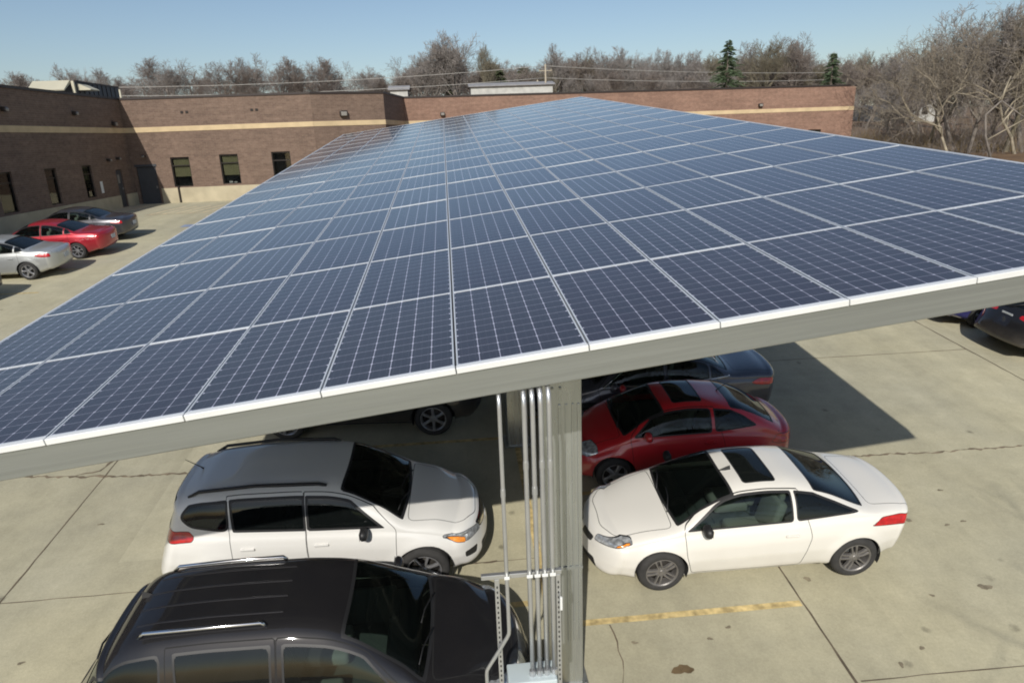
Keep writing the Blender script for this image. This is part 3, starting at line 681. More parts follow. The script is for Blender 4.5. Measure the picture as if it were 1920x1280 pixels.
class Surf:
    # columns of V: 0-2 position, 3-5 normal, 6 cx (top-side coordinate), 7 s (height share above the belt), 8 ya, 9 h
    def __init__(s, V, T): s.V = V; s.T = T
    def split(s, T, d):
        """cut triangles T along d = 0; returns (inside, outside)"""
        dt = d[T]; mx = dt.max(1); mn = dt.min(1)
        i0 = T[mx <= 0]; o0 = T[(mn >= 0) & (mx > 0)]; ins = []; out = []
        cross = T[(mx > 0) & (mn < 0)]; new = []; cache = {}; base = len(s.V)
        def cut(a, b):
            k = (a, b) if a < b else (b, a)
            if k not in cache:
                t = d[k[0]] / (d[k[0]] - d[k[1]]); new.append(s.V[k[0]] * (1 - t) + s.V[k[1]] * t); cache[k] = base + len(new) - 1
            return cache[k]
        for tr in cross:
            a, b, c = (int(q) for q in tr); A = []; B = []
            for p, q in ((a, b), (b, c), (c, a)):
                if d[p] <= 0: A.append(p)
                if d[p] >= 0: B.append(p)
                if d[p] * d[q] < 0: e = cut(p, q); A.append(e); B.append(e)
            for L_, o in ((A, ins), (B, out)):
                for k in range(1, len(L_) - 1): o.append((L_[0], L_[k], L_[k + 1]))
        if new: s.V = np.vstack([s.V, np.array(new)])
        f = lambda l: np.array(l, int).reshape(-1, 3)
        return np.vstack([i0, f(ins)]), np.vstack([o0, f(out)])
    def obj(s, name, T, m, parent, off=0.0, midx=None, flip=False):
        u, inv = np.unique(T, return_inverse=True); P = s.V[u, :3] + s.V[u, 3:6] * off; Nn = s.V[u, 3:6]
        F = inv.reshape(-1, 3)
        ok = (F[:, 0] != F[:, 1]) & (F[:, 1] != F[:, 2]) & (F[:, 0] != F[:, 2]); F = F[ok]
        if midx is not None: midx = midx[ok]
        me = bpy.data.meshes.new(name); me.from_pydata(P.tolist(), [], F.tolist())
        for x in (m if isinstance(m, (list, tuple)) else [m]): me.materials.append(x)
        me.polygons.foreach_set('use_smooth', [True] * len(me.polygons))
        if midx is not None: me.polygons.foreach_set('material_index', midx.astype(np.int32))
        me.update()
        ln = np.linalg.norm(Nn, axis=1, keepdims=True); Nn = Nn / np.where(ln < 1e-6, 1, ln)
        me.normals_split_custom_set_from_vertices(Nn.tolist())
        return link(bpy.data.objects.new(name, me), parent)
def body_surface(P):
    W2 = P['W'] / 2; wb = P['wb'] / 2
    xf, xr = P['xf'], P['xr']                     # where the rounded front and rear caps begin
    df, dr = P.get('df', 0.30), P.get('dr', 0.26)
    nF, nR = P.get('nf', 3.2), P.get('nr', 3.6)
    lod = P.get('lod', 1.0); xs = np.linspace(xr, xf, int(150 * lod))
    K = int(34 * lod); u = np.linspace(0, math.pi / 2, K + 1)[1:] 
    kf = np.cos(u) ** (2 / nF); dxf = df * np.sin(u) ** (2 / nF); kr = np.cos(u) ** (2 / nR); dxr = dr * np.sin(u) ** (2 / nR)
    kf[-1] = 0.0; kr[-1] = 0.0
    # extra rings across the flat nose so that lamps and grilles cut cleanly
    top = smooth_curve(P['top'], xs, P.get('sig', 0.07)); belt = smooth_curve(P['belt'], xs, 0.12); wid = smooth_curve(P['wid'], xs, 0.12) * W2
    bot = smooth_curve(P['bot'], xs, 0.08)
    nB, nL, nU = 3, int(26 * lod), int(30 * lod)
    rows = []
    def section(i):
        T, z1, z0, w_ = top[i], belt[i], bot[i], wid[i]
        z1 = min(z1, T - 0.035); h = T - z1
        pts = []
        for k in range(nB): pts.append((w_ * 0.86 * k / nB, z0, 1.0, -(z1 - z0) / h))
        tt = np.linspace(0, 1, nL)
        Ft = np.interp(tt, P.get('sideT', (0, .05, .14, .42, .70, .80, .93, 1)), P.get('sideF', (.86, .925, .955, .995, 1.0, .99, .965, .93)))
        for t, f in zip(tt, Ft):
            z = z0 + (z1 - z0) * t; pts.append((w_ * f, z, 1.0, (z - z1) / h))
        ya = w_ * Ft[-1]
        e = sst(0.05, 0.30, h); n = P.get('nh', 2.6) * (1 - e) + P.get('ng', 4.2) * e; tum = P['tum']
        for a in np.linspace(0, math.pi / 2, nU + 1)[1:]:
            c, q = math.cos(a), math.sin(a); r = (c ** n + q ** n) ** (-1 / n); c *= r; q *= r
            if a > math.pi / 2 - 1e-6: c = 0.0
            pts.append((c * (ya - tum * h * min(q, 1) * e), z1 + h * q, c, q))
        return np.array(pts), ya, h
    secs = [section(i) for i in range(len(xs))]
    npts = len(secs[0][0])
    XS = []; SEC = []
    s0, ya0, h0 = secs[0]; zc0 = P.get('zcr', 0.62)
    def capped(sc, k, zc):
        q = sc.copy(); q[:, 0] *= k; q[:, 1] = zc + (q[:, 1] - zc) * k; return q
    for k, dx in list(zip(kr, dxr))[::-1]: XS.append(xr - dx); SEC.append((capped(s0, k, zc0), ya0 * k, h0 * k))
    for x, s_ in zip(xs, secs): XS.append(x); SEC.append(s_)
    s1, ya1, h1 = secs[-1]; zc1 = P.get('zcf', 0.52)
    for k, dx in zip(kf, dxf): XS.append(xf + dx); SEC.append((capped(s1, k, zc1), ya1 * k, h1 * k))
    XS = np.array(XS); n = len(XS); full = 2 * npts - 1
    G = np.zeros((n, full, 10))
    xfr, xre = XS[-1], XS[0]; xm = (xfr + xre) / 2; hl = (xfr - xre) / 2
    for i in range(n):
        sc, ya, h = SEC[i]; y = sc[:, 0]; z = sc[:, 1]
        wl = max(W2, .1); g = (max(abs(XS[i] - xm) / hl - 0.30, 0) / 0.70) ** 1.6
        bow = P.get('bowf', .26) if XS[i] > xm else -P.get('bowr', .16)
        x = XS[i] - bow * g * (y / wl) ** 2.2
        if XS[i] > xm: x = x + P.get('rakef', -0.10) * np.clip((z - 0.45) / 0.5, -1, 1.2) * g
        else: x = x - P.get('raker', 0.0) * np.clip((z - 0.6) / 0.5, -1, 1.5) * g
        # wheel arch swelling
        sw = np.zeros_like(y)
        for ax in (wb, -wb):
            rr = np.hypot(x - ax, z - P['R']); sw += P.get('flare', .022) * np.exp(-((rr - P['Ra']) / 0.09) ** 2) * (rr < P['Ra'] + .4)
        yy = y + np.where((sc[:, 3] <= 0) & (y > 0.5 * W2), sw, 0)
        half = np.stack([x, yy, z, 0 * x, 0 * x, 0 * x, sc[:, 2], sc[:, 3], 0 * x + ya, 0 * x + h], 1)
        m = half.copy(); m[:, 1] *= -1
        G[i, :npts] = half; G[i, npts:] = m[-2::-1] if False else m[:-1][::-1]
    # order: half runs floor centre .. side .. roof centre, then mirrored back down to the floor centre
    pos = G[:, :, :3]
    dU = np.gradient(pos, axis=0); dV = np.gradient(pos, axis=1)
    nn = np.cross(dU, dV); ln = np.linalg.norm(nn, axis=2, keepdims=True); nn = nn / np.where(ln < 1e-9, 1, ln)
    ctr = np.array([xm, 0, 0.7]); sgn = np.sign(((pos - ctr) * nn).sum(2).mean()); nn *= sgn
    G[:, :, 3:6] = nn
    G[0, :, 3:6] = (-1, 0, 0); G[-1, :, 3:6] = (1, 0, 0)
    V = G.reshape(-1, 10)
    ii, jj = np.meshgrid(np.arange(n - 1), np.arange(full - 1), indexing='ij'); a = (ii * full + jj).ravel(); b = a + full; c = b + 1; d = a + 1
    T = np.vstack([np.stack([a, b, c], 1), np.stack([a, c, d], 1)])
    if sgn < 0: T = T[:, ::-1]
    return Surf(V, T), xfr, xre

BLK = mat("black_trim", (0.016, 0.016, 0.017), 0.5); GAP = mat("panel_gap", (0.012, 0.012, 0.012), 0.9); RUB = mat("tyre_rubber", (0.032, 0.031, 0.030), 0.85, noise=0.25, nscale=9)
UND = mat("underbody", (0.02, 0.02, 0.02), 0.9); ALLOY = mat("alloy_rim", (0.42, 0.42, 0.43), 0.32, metal=0.7, noise=0.12, nscale=9); ALLOYD = mat("dusty_alloy_rim", (0.20, 0.19, 0.18), 0.45, metal=0.5, noise=0.2, nscale=9)
BRAKE = mat("brake_disc", (0.05, 0.045, 0.04), 0.6, metal=0.4); CHR = mat("chrome", (0.75, 0.75, 0.76), 0.12, metal=1.0)
REDL = mat("red_lamp_lens", (0.46, 0.008, 0.012), 0.25, coat=0.8, noise=0.3, nscale=14); AMB = mat("amber_lamp_lens", (0.85, 0.28, 0.03), 0.2, coat=1.0, noise=0.2, nscale=25)
HLL = mat("headlamp_reflector", (0.50, 0.52, 0.54), 0.22, metal=0.55, coat=1.0, noise=0.55, nscale=18)
SEATM = mat("grey_seat_cloth", (0.20, 0.19, 0.175), 0.9); DASH = mat("dark_dashboard", (0.055, 0.06, 0.06), 0.8); SEATB = mat("tan_seat_cloth", (0.16, 0.13, 0.10), 0.9)
GCLR = glass("green_tinted_glass", (0.56, 0.68, 0.62), 0.08); GDRK = glass("privacy_glass", (0.12, 0.125, 0.13), 0.25); GSUN = glass("sunroof_glass", (0.10, 0.10, 0.11), 0.35)
PLATE = mat("number_plate", (0.48, 0.51, 0.54), 0.6)

def wheel_geo(R, wdt, style):
    rr = R * 0.70
    prof = [(rr - .012, -wdt / 2 + .012), (rr, -wdt / 2), (R - .05, -wdt / 2 - .006), (R - .015, -wdt / 2 + .02), (R, -wdt / 2 + .045), (R, wdt / 2 - .045), (R - .015, wdt / 2 - .02), (R - .05, wdt / 2 + .006), (rr, wdt / 2), (rr - .012, wdt / 2 - .012)]
    tV, tF = lathe(prof, 44)
    # rim: lip, barrel and spokes; outer face towards +y
    y0 = wdt / 2 - .012
    rV, rF = lathe([(rr + .002, y0 + .006), (rr - .014, y0 + .010), (rr - .026, y0 - .004), (rr - .03, y0 - .05), (rr - .035, -wdt / 2 + .02)], 44)
    ns = {'five': 5, 'six': 6, 'twin': 5, 'ten': 7}[style]
    hub = lathe([(0.0, y0 - .004), (.03, y0 - .004), (.036, y0 - .010), (.075, y0 - .018), (.078, y0 - .05)], 24)
    k = len(rV); rV += hub[0]; rF += [tuple(q + k for q in f) for f in hub[1]]
    for s in range(ns):
        for off in ((-.16, .16) if style == 'twin' else (0,)):
            a = 2 * math.pi * s / ns + 0.3
            w0, w1 = {'five': (.060, .078), 'six': (.05, .062), 'twin': (.026, .034), 'ten': (.035, .045)}[style]
            er = Vector((math.cos(a), 0, math.sin(a))); a2 = a + off; er2 = Vector((math.cos(a2), 0, math.sin(a2)))
            p0 = er * .055 + Vector((-er.z, 0, er.x)) * off * .15; p1 = er2 * (rr - .02); ta = Vector((-er.z, 0, er.x)); k = len(rV)
            for p, ww, yy in ((p0, w0, y0 - .012), ((p0 + p1) / 2, (w0 + w1) / 2 * .86, y0 - .004), (p1, w1, y0 - .006)):
                for sg in (-1, 1): rV.append(p + ta * sg * ww / 2 + Vector((0, yy - .008, 0)))
                for sg in (-1, 1): rV.append(p + ta * sg * ww * .32 + Vector((0, yy + .004, 0)))
                for sg in (-1, 1): rV.append(p + ta * sg * ww / 2 + Vector((0, yy - .04, 0)))
            for q in range(2):
                b = k + 6 * q; c = b + 6
                rF += [(b + 2, b + 3, c + 3, c + 2), (b, b + 2, c + 2, c), (b + 3, b + 1, c + 1, c + 3), (b + 4, b, c, c + 4), (b + 1, b + 5, c + 5, c + 1)]
    dV, dF = lathe([(0, .0), (rr - .04, .0), (rr - .04, -.02), (0, -.02)], 32)
    return (tV, tF), (rV, rF), (dV, dF)
WG = {}
def make_wheel(parent, x, y, R, wdt, style, rimm, side, steer=0.0):
    key = (R, wdt, style, rimm.name)
    if key not in WG:
        t, r, d = wheel_geo(R, wdt, style)
        a = mesh_obj("wheel", d[0], d[1], BRAKE, parent, True); b = mesh_obj("tyre", t[0], t[1], RUB, a, True); c = mesh_obj("rim", r[0], r[1], rimm, a, False)
        WG[key] = (a, b, c)
    else:
        a0, b0, c0 = WG[key]; a = a0.copy(); b = b0.copy(); c = c0.copy()
        link(a, parent); link(b, a); link(c, a)
    a.location = (x, y, R); a.rotation_euler = (0, random.uniform(0, 6), (0 if side > 0 else math.pi) + steer)
    return a

def make_car(P, name, label, cat, x, y, heading, group=None):
    """P: the car's measurements; heading: direction of the nose in the ground plane"""
    root = empty(name, (x, y, lot_h(y))); tag(root, label, cat, group)
    # rest on the slope: nose along the heading, up along the lot's normal
    up = Vector((0, -(lot_h(y + .8) - lot_h(y - .8)) / 1.6, 1)).normalized(); hx = Vector((math.cos(heading), math.sin(heading), 0)); hx = (hx - up * hx.dot(up)).normalized(); ly = up.cross(hx)
    root.rotation_euler = Matrix(((hx.x, ly.x, up.x), (hx.y, ly.y, up.y), (hx.z, ly.z, up.z))).to_euler()
    S_, xf, xr = body_surface(P); T = S_.T; W2 = P['W'] / 2; wb = P['wb'] / 2; R, Ra = P['R'], P['Ra']
    col_ = lambda k: S_.V[:, k]
    paintm = P['paint']
    # wheel openings
    for ax in (wb, -wb):
        d = np.hypot(col_(0) - ax, col_(2) - R) - Ra; d = np.maximum(d, 0.52 * W2 - np.abs(col_(1)))
        _, T = S_.split(T, d)
    def side_sdf(poly, r=0.04, smax=0.80):
        pr = round_poly(poly, r); d = poly_sdf(col_(0), col_(2), pr)
        return np.maximum(np.maximum(d, (col_(7) - smax) * col_(9)), 0.3 * W2 - np.abs(col_(1)))
    parts = []
    trims = []
    def window(nm, dfun, m, trim=0.022, trimm=BLK):
        nonlocal T
        d = dfun(); ins, T = S_.split(T, d)
        if len(ins) == 0: return
        if trim:
            d2 = dfun() + trim; g, tr = S_.split(ins, d2); trims.append((tr, trimm))
        else: g = ins
        if len(g) == 0: return
        for sg, t in ((1, g[S_.V[g][:, :, 1].mean(1) > 0]), (-1, g[S_.V[g][:, :, 1].mean(1) <= 0])) if nm in ('side_window', 'headlight', 'taillight', 'fog_lamp', 'turn_signal', 'rear_side_window') else ((0, g),):
            if len(t): parts.append((nm, t, m))
    # glass
    xc, xh = P['cowl'], P['header']; bc, bh = P.get('bowc', .10), P.get('bowh', .06)
    ws = lambda: np.maximum(np.maximum((col_(6) - P.get('wsc', .87)) * col_(8), (col_(0) - (xc - bc * (col_(1) / W2) ** 2))), np.maximum((xh - bh * (col_(1) / W2) ** 2) - col_(0), (0.02 - col_(7)) * 0.5))
    window('windshield', ws, GCLR, 0.035)
    if P.get('backlight'):
        x0, x1 = P['backlight']; bl = lambda: np.maximum(np.maximum((col_(6) - P.get('blc', .84)) * col_(8), col_(0) - x1), np.maximum(x0 + P.get('bowb', .10) * (col_(1) / W2) ** 2 - col_(0), (P.get('bls', 0.05) - col_(7)) * 0.5))
        window('rear_window', bl, P.get('rearglass', GDRK), 0.025)
    for poly in P['side']:
        window('side_window', lambda: side_sdf(poly[0], poly[3] if len(poly) > 3 else .05, P.get('smax', .80)), poly[1], P.get('wtrim', 0.022), poly[2] if len(poly) > 2 and poly[2] else BLK)
    if P.get('sunroof'):
        x0, x1, hw = P['sunroof']; sr = lambda: poly_sdf(col_(0), np.abs(col_(1)), round_poly([(x0, -hw), (x1 , -hw), (x1, hw), (x0, hw)], .05)) + np.where(col_(7) < .6, 1, 0)
        window('sunroof', sr, GSUN, 0.02)
    if P.get('roofblack'):
        pass
    # lamps: developed round the corners, q = arc position measured from the nose
    def corner(front):
        xx = (col_(0) - (xf - .62)) if front else ((xr + .62) - col_(0)); yy = np.abs(col_(1)) - (W2 - .62)
        return np.degrees(np.arctan2(yy, xx)), np.where((xx > 0) | (yy > .3), 0, 1)
    for (nm, front, poly, m) in P['lamps']:
        def lf():
            q, bad = corner(front); return poly_sdf(q * 0.0105, col_(2), round_poly([(a * 0.0105, z) for a, z in poly], .03)) + bad * 5 + np.where((col_(0) > 0) == front, 0, 5)
        window(nm, lf, m, 0.008)
    for (nm, front, poly, m) in P.get('face', []):
        def ff():
            return np.maximum(poly_sdf(np.abs(col_(1)), col_(2), round_poly([(a, z) for a, z in poly], .03)), np.where((col_(3) if front else -col_(3)) > 0.25, -1, 1) * 0.05) + np.where((col_(0) > 0) == front, 0, 5)
        window(nm, ff, m, 0.012)
    if P.get('clad'):
        cl = lambda: np.maximum(col_(2) - P['clad'], -5 + 0 * col_(2)); window('lower_cladding', cl, BLK, 0)
    # door shut lines and doors
    doors = []
    for poly in P.get('doors', []):
        df_ = lambda: np.maximum(poly_sdf(col_(0), col_(2), round_poly(poly, .06)), np.maximum(0.45 * W2 - np.abs(col_(1)), (col_(7) - P.get('dmax', .86)) * col_(9)))
        ins, T = S_.split(T, df_() - 0.004); ins, g = S_.split(ins, df_() + 0.004); trims.append((g, GAP))
        for sg in (1, -1):
            t = ins[S_.V[ins][:, :, 1].mean(1) * sg > 0]
            if len(t): doors.append((poly, sg, t))
    for poly in P.get('lines', []):      # bonnet and boot shut lines in plan
        lf_ = lambda: poly_sdf(col_(0), np.abs(col_(1)), round_poly(poly, .08)) + np.where(col_(5) < 0.15, 9, 0)
        ins, T = S_.split(T, lf_() - 0.004); ins, g = S_.split(ins, lf_() + 0.004); trims.append((g, GAP)); T = np.vstack([T, ins])
    for k, ex in enumerate(P.get('extra', [])): pass
    mats = [paintm, BLK, GAP]; names = [m.name for m in mats]; TT = [T]; MI = [np.zeros(len(T), int)]
    for t, m in trims:
        if m.name not in names: mats.append(m); names.append(m.name)
        TT.append(t); MI.append(np.full(len(t), names.index(m.name)))
    body = S_.obj("body", np.vstack(TT), mats, root, 0, np.concatenate(MI))
    for nm, t, m in parts: S_.obj(nm, t, m, root, -0.004 if 'window' in nm or nm in ('windshield', 'sunroof') else 0.0)
    def side_y(x_, z_):
        Q = S_.V; d = np.hypot(Q[:, 0] - x_, Q[:, 2] - z_) + np.where(Q[:, 1] > 0, 0, 9); return float(Q[int(d.argmin()), 1])
    def rear_x(y_, z_):
        Q = S_.V; d = np.hypot(Q[:, 1] - y_, Q[:, 2] - z_) + np.where(Q[:, 3] < -0.2, 0, 9); return float(Q[int(d.argmin()), 0])
    def top_z(x_, y_):
        Q = S_.V; d = np.hypot(Q[:, 0] - x_, Q[:, 1] - y_) + np.where(Q[:, 5] > 0.1, 0, 9); return float(Q[int(d.argmin()), 2])
    for poly, sg, t in doors:
        dd = S_.obj("door", t, paintm, root)
        xs_ = [p[0] for p in poly]; hxp = P.get('handle_x', {}).get(P['doors'].index(poly), min(xs_) + .12); hz = P['handle_z']; yy = side_y(hxp + .08, hz)
        bm = bmesh.new(); add_box(bm, (hxp + .08, sg * (yy + .018), hz), (.19, .022, .030), None, .009, 2); add_box(bm, (hxp + .01, sg * (yy + .004), hz), (.03, .03, .028)); add_box(bm, (hxp + .15, sg * (yy + .004), hz), (.03, .03, .028))
        bm_obj("handle", bm, P.get('handlem', paintm), dd)
    # wheels and wells
    tw = P.get('tw', .225)
    for ax in (wb, -wb):
        for sg in (1, -1): make_wheel(root, ax, sg * (W2 - tw / 2 - P.get('inset', .012)), R, tw, P['rim'], P.get('rimm', ALLOY), sg)
    for ax in (wb, -wb):
        for sg in (1, -1):
            V = []; F = []; k = 0; n = 20
            for i in range(n + 1):
                a = -0.35 + (math.pi + .7) * i / n
                for q in (W2 - .035, W2 - .40): V.append((ax + (Ra + .004) * math.cos(a), sg * q, R + (Ra + .004) * math.sin(a)))
            F += [(k + 2 * i, k + 2 * i + 2, k + 2 * i + 3, k + 2 * i + 1) for i in range(n)]
            F.append(tuple(k + 2 * i + 1 for i in range(n + 1))); mesh_obj("wheel_well", V, F, UND, root, False)
    box("underbody", (0, 0, .30), (P['wb'] - 2 * Ra - .05, P['W'] * .86, .10), UND, root)
    # cabin: floor, dashboard, seats
    zf, zbm = .36, P['belt'][len(P['belt']) // 2][1]; xd = P.get('dash', xc - .45)
    bm = bmesh.new(); add_box(bm, ((xd + xr + .5) / 2, 0, zf), (xd - xr - .5, P['W'] * .84, .04)); add_box(bm, (xd + .14, 0, zbm - .16), (.36, P['W'] * .80, .26), None, .06, 3); add_box(bm, (xd + .03, .36, zbm - .0), (.12, .34, .10), None, .04)
    for sg in (1, -1): add_box(bm, ((xd + xr + .9) / 2, sg * P['W'] * .43, (zf + zbm) / 2 - .03), (xd - xr - .9, .03, zbm - zf - .08))
    if P.get('shelf'): add_box(bm, (P['shelf'], 0, zbm - .06), (.45, P['W'] * .66, .03))
    add_box(bm, (xr + .42, 0, zbm - .3), (.03, P['W'] * .8, .5))
    bm_obj("cabin_lining", bm, DASH, root)
    for sg in (.38, -.38):
        sx = xd - .78; bm = bmesh.new(); add_box(bm, (sx, sg, zf + .16), (.52, .50, .16), None, .05, 3); add_box(bm, (sx - .33, sg, zf + .46), (.14, .50, .58), Matrix.Rotation(-.22, 3, 'Y'), .05, 3); add_box(bm, (sx - .42, sg, zf + .80), (.09, .26, .17), None, .035, 3)
        bm_obj("seat", bm, P.get('seatm', SEATM), root, True)
    rx = P.get('rearseat', xd - 1.75); bm = bmesh.new(); add_box(bm, (rx, 0, zf + .16), (.5, 1.2, .18), None, .05, 3); add_box(bm, (rx - .31, 0, zf + .40), (.13, 1.2, .5), Matrix.Rotation(-.3, 3, 'Y'), .05, 3)
    for sg in ((.36, -.36) if not P.get('backlight') else ()): add_box(bm, (rx - .45, sg, zf + .84), (.08, .26, .14), None, .03, 3)
    bm_obj("rear_bench", bm, P.get('seatm', SEATM), root, True)
    V = []; F = []
    for i in range(20):
        for j in range(6):
            a, b = 2 * math.pi * i / 20, 2 * math.pi * j / 6; rr = .185 + .013 * math.cos(b); V.append((xd - .22 + .4 * rr * math.sin(a) * .9, .37 + rr * math.cos(a), zbm + .0 + .9 * rr * math.sin(a) + .013 * math.sin(b)))
    for i in range(20):
        for j in range(6): F.append((i * 6 + j, ((i + 1) % 20) * 6 + j, ((i + 1) % 20) * 6 + (j + 1) % 6, i * 6 + (j + 1) % 6))
    mesh_obj("steering_wheel", V, F, DASH, root, True)
    # door mirrors
    mx, mz = P['mirror']; my = side_y(mx, mz - .03)
    for sg in (1, -1):
        bm = bmesh.new(); bmesh.ops.create_uvsphere(bm, u_segments=16, v_segments=10, radius=1.0)
        for v in bm.verts:
            p = v.co; e = 2.6; nrm = (abs(p.x) ** e + abs(p.y) ** e + abs(p.z) ** e) ** (1 / e); p = p / nrm
            v.co = Vector((p.x * .075 * (1.0 if p.x > 0 else .45) - .02 + mx, sg * (my + .12 + p.y * .105), mz + .045 + p.z * .075))
        add_box(bm, (mx, sg * (my + .02), mz - .01), (.07, .10, .03), None, .01)
        mr = bm_obj("door_mirror", bm, P.get('mirrorm', paintm), root, True)
        bm = bmesh.new(); add_box(bm, (mx - .052, sg * (my + .12), mz + .045), (.006, .165, .105), None, .002); bm_obj("mirror_glass", bm, CHR, mr)
    # wipers
    for y0 in (.42, -.12):
        pts = [(xc + .02 - .03, y0, top_z(xc - .03, y0) + .012), (xc - .10, y0 - .28, top_z(xc - .10, y0 - .28) + .014), (xc - .13, y0 - .50, top_z(xc - .13, y0 - .5) + .014)]
        tube("wiper", pts, [.011, .007, .006], BLK, root, 6)
    for (nm, pts, r, m) in P.get('tubes', []):
        for sg in (1, -1): 
            o = tube(nm, [(a, sg * b, top_z(a, b) + c) for a, b, c in pts], r, m, root, 8)
    for (y0, x0, x1) in P.get('ribs', []):
        V = []; F = []; n = 14
        for i in range(n):
            a = x0 + (x1 - x0) * i / (n - 1); z = top_z(a, y0)
            V += [(a, y0 - .012, z + .001), (a, y0 - .004, z + .009), (a, y0 + .004, z + .009), (a, y0 + .012, z + .001)]
        for i in range(n - 1): F += [(4 * i + q, 4 * i + 4 + q, 4 * i + 5 + q, 4 * i + 1 + q) for q in range(3)]
        mesh_obj("roof_rib", V, F, paintm, root, True)
    if P.get('fin'):
        a, b = P['fin']; z = top_z(a, b); prism_v = [(a + .10, b - .006, z - .005), (a + .10, b + .006, z - .005), (a - .06, b - .025, z - .005), (a - .06, b + .025, z - .005), (a - .055, b, z + .065), (a - .02, b, z + .055)]
        mesh_obj("antenna", prism_v, [(0, 1, 5), (0, 5, 4, 2), (1, 3, 4, 5), (2, 4, 3), (0, 2, 3, 1)], P.get('finm', BLK), root)
    if P.get('mast'):
        a, b = P['mast']; z = top_z(a, b); tube("antenna", [(a, b, z), (a - .03, b, z + .03), (a - .22, b, z + .16)], [.014, .008, .004], BLK, root, 6)
    if P.get('plate'):
        xq, zq = P['plate']; Q = S_.V; d = np.hypot(Q[:, 1], Q[:, 2] - zq) + np.where(Q[:, 0] < 0, 0, 9); px_ = float(Q[int(d.argmin()), 0])
        box("number_plate", (px_ - .012, 0, zq), (.012, .31, .155), PLATE, root, .004)
    for (nm, pts, r, m) in P.get('chrome', []):
        for sg in (1, -1): tube(nm, [(a, sg * (side_y(a, z) + .004), z) for a, z in pts], r, m, root, 6)
    if P.get('spoiler'):
        x0, z0, hw, ln = P['spoiler']; bm = bmesh.new(); add_box(bm, (x0, 0, z0), (ln, 2 * hw, .035), None, .015, 3); bm_obj("rear_spoiler", bm, paintm, root, True)
    if P.get('rearwiper'):
        z0, z1 = P['rearwiper']; tube("rear_wiper", [(rear_x(.3, z0) - .02, .3, z0), (rear_x(.05, z0) - .03, .05, z0 + .02), (rear_x(-.25, z1) - .02, -.25, z1)], .012, BLK, root, 6)
    return root

# ---- the cars
P_WHITE = paint("white_paint", (0.73, 0.72, 0.69)); P_WHITE2 = paint("cream_white_paint", (0.73, 0.71, 0.66))
P_BLACK = paint("black_paint", (0.010, 0.010, 0.012), 0.0, 0.5); P_RED = paint("dark_red_paint", (0.48, 0.010, 0.018), 0.0); P_RED2 = paint("ruby_paint", (0.40, 0.014, 0.03), 0.35)
P_BLACK.node_tree.nodes['Principled BSDF'].inputs['Specular IOR Level'].default_value = 0.1
P_SLATE = paint("slate_blue_paint", (0.065, 0.067, 0.085), 0.4); P_SILVER = paint("silver_paint", (0.52, 0.54, 0.54), 0.55); P_GREY = paint("dark_grey_paint", (0.045, 0.047, 0.058), 0.4)
P_BLUE = paint("deep_blue_paint", (0.008, 0.014, 0.16), 0.3); P_CHAR = paint("charcoal_paint", (0.025, 0.025, 0.027), 0.3)
coupe = dict(W=1.79, wb=2.705, R=.325, Ra=.362, xf=2.02, xr=-2.06, df=.30, dr=.17, nf=3.0, nr=3.2, paint=P_WHITE2, rim='twin', rimm=ALLOYD, tum=.42, zcf=.47, zcr=.66, bowf=.34, bowr=.20, rakef=-.16, raker=.10,
    top=[(-2.12, .985), (-1.95, 1.02), (-1.60, 1.03), (-1.48, 1.055), (-.85, 1.315), (-.5, 1.385), (-.1, 1.41), (.28, 1.39), (.55, 1.30), (1.16, .985), (1.3, .945), (1.7, .87), (2.02, .765)],
    belt=[(-2.12, .87), (-1.6, .965), (-1, .965), (0, .915), (1.0, .875), (1.5, .80), (2.02, .65)], wid=[(-2.12, .89), (-1.6, .975), (-1, 1), (.3, 1), (1.3, .985), (1.7, .955), (2.02, .885)], bot=[(-2.12, .32), (-1.75, .22), (1.7, .18), (2.02, .20)],
    cowl=1.20, header=.36, side=[([(1.04, .915), (-.43, .965), (-.43, 1.36), (-.1, 1.38), (.25, 1.35), (.60, 1.20)], GCLR, None, .05), ([(-.47, .970), (-1.36, 1.035), (-1.0, 1.18), (-.75, 1.27), (-.47, 1.36)], GDRK, None, .05)], smax=.83,
    backlight=(-1.50, -.76), bls=.06, sunroof=(-.30, .17, .44), doors=[[(.94, .27), (-.58, .27), (-.68, .75), (-.50, 1.45), (.35, 1.45), (1.06, .96), (1.03, .6)]], handle_z=.80, handle_x={0: -.48}, mirror=(.80, .955), mirrorm=BLK,
    lamps=[('turn_signal', True, [(58, .645), (82, .70), (82, .735), (60, .685)], AMB), ('headlight', True, [(14, .59), (60, .645), (86, .715), (84, .775), (50, .74), (14, .68)], HLL), ('taillight', False, [(30, .76), (72, .80), (100, .83), (84, .93), (55, .93), (30, .88)], REDL)],
    face=[('grille', True, [(.05, .50), (.36, .53), (.38, .62), (.07, .60)], BLK), ('grille', True, [(-.1, .23), (.58, .25), (.50, .37), (-.1, .36)], BLK)],
    lines=[[(1.20, -.70), (1.95, -.56), (2.08, -.3), (2.10, .3), (1.95, .56), (1.20, .70)], [(-1.56, -.62), (-1.56, .62), (-2.4, .58), (-2.4, -.58)]], fin=(.28, .10), shelf=-1.25, dash=.80, rearseat=-.85, tw=.225)
make_car(coupe, "white_coupe", "cream white two door coupe with black sunroof, parked in the sun right of the column", "car", 3.90, 8.46, math.pi - .017)
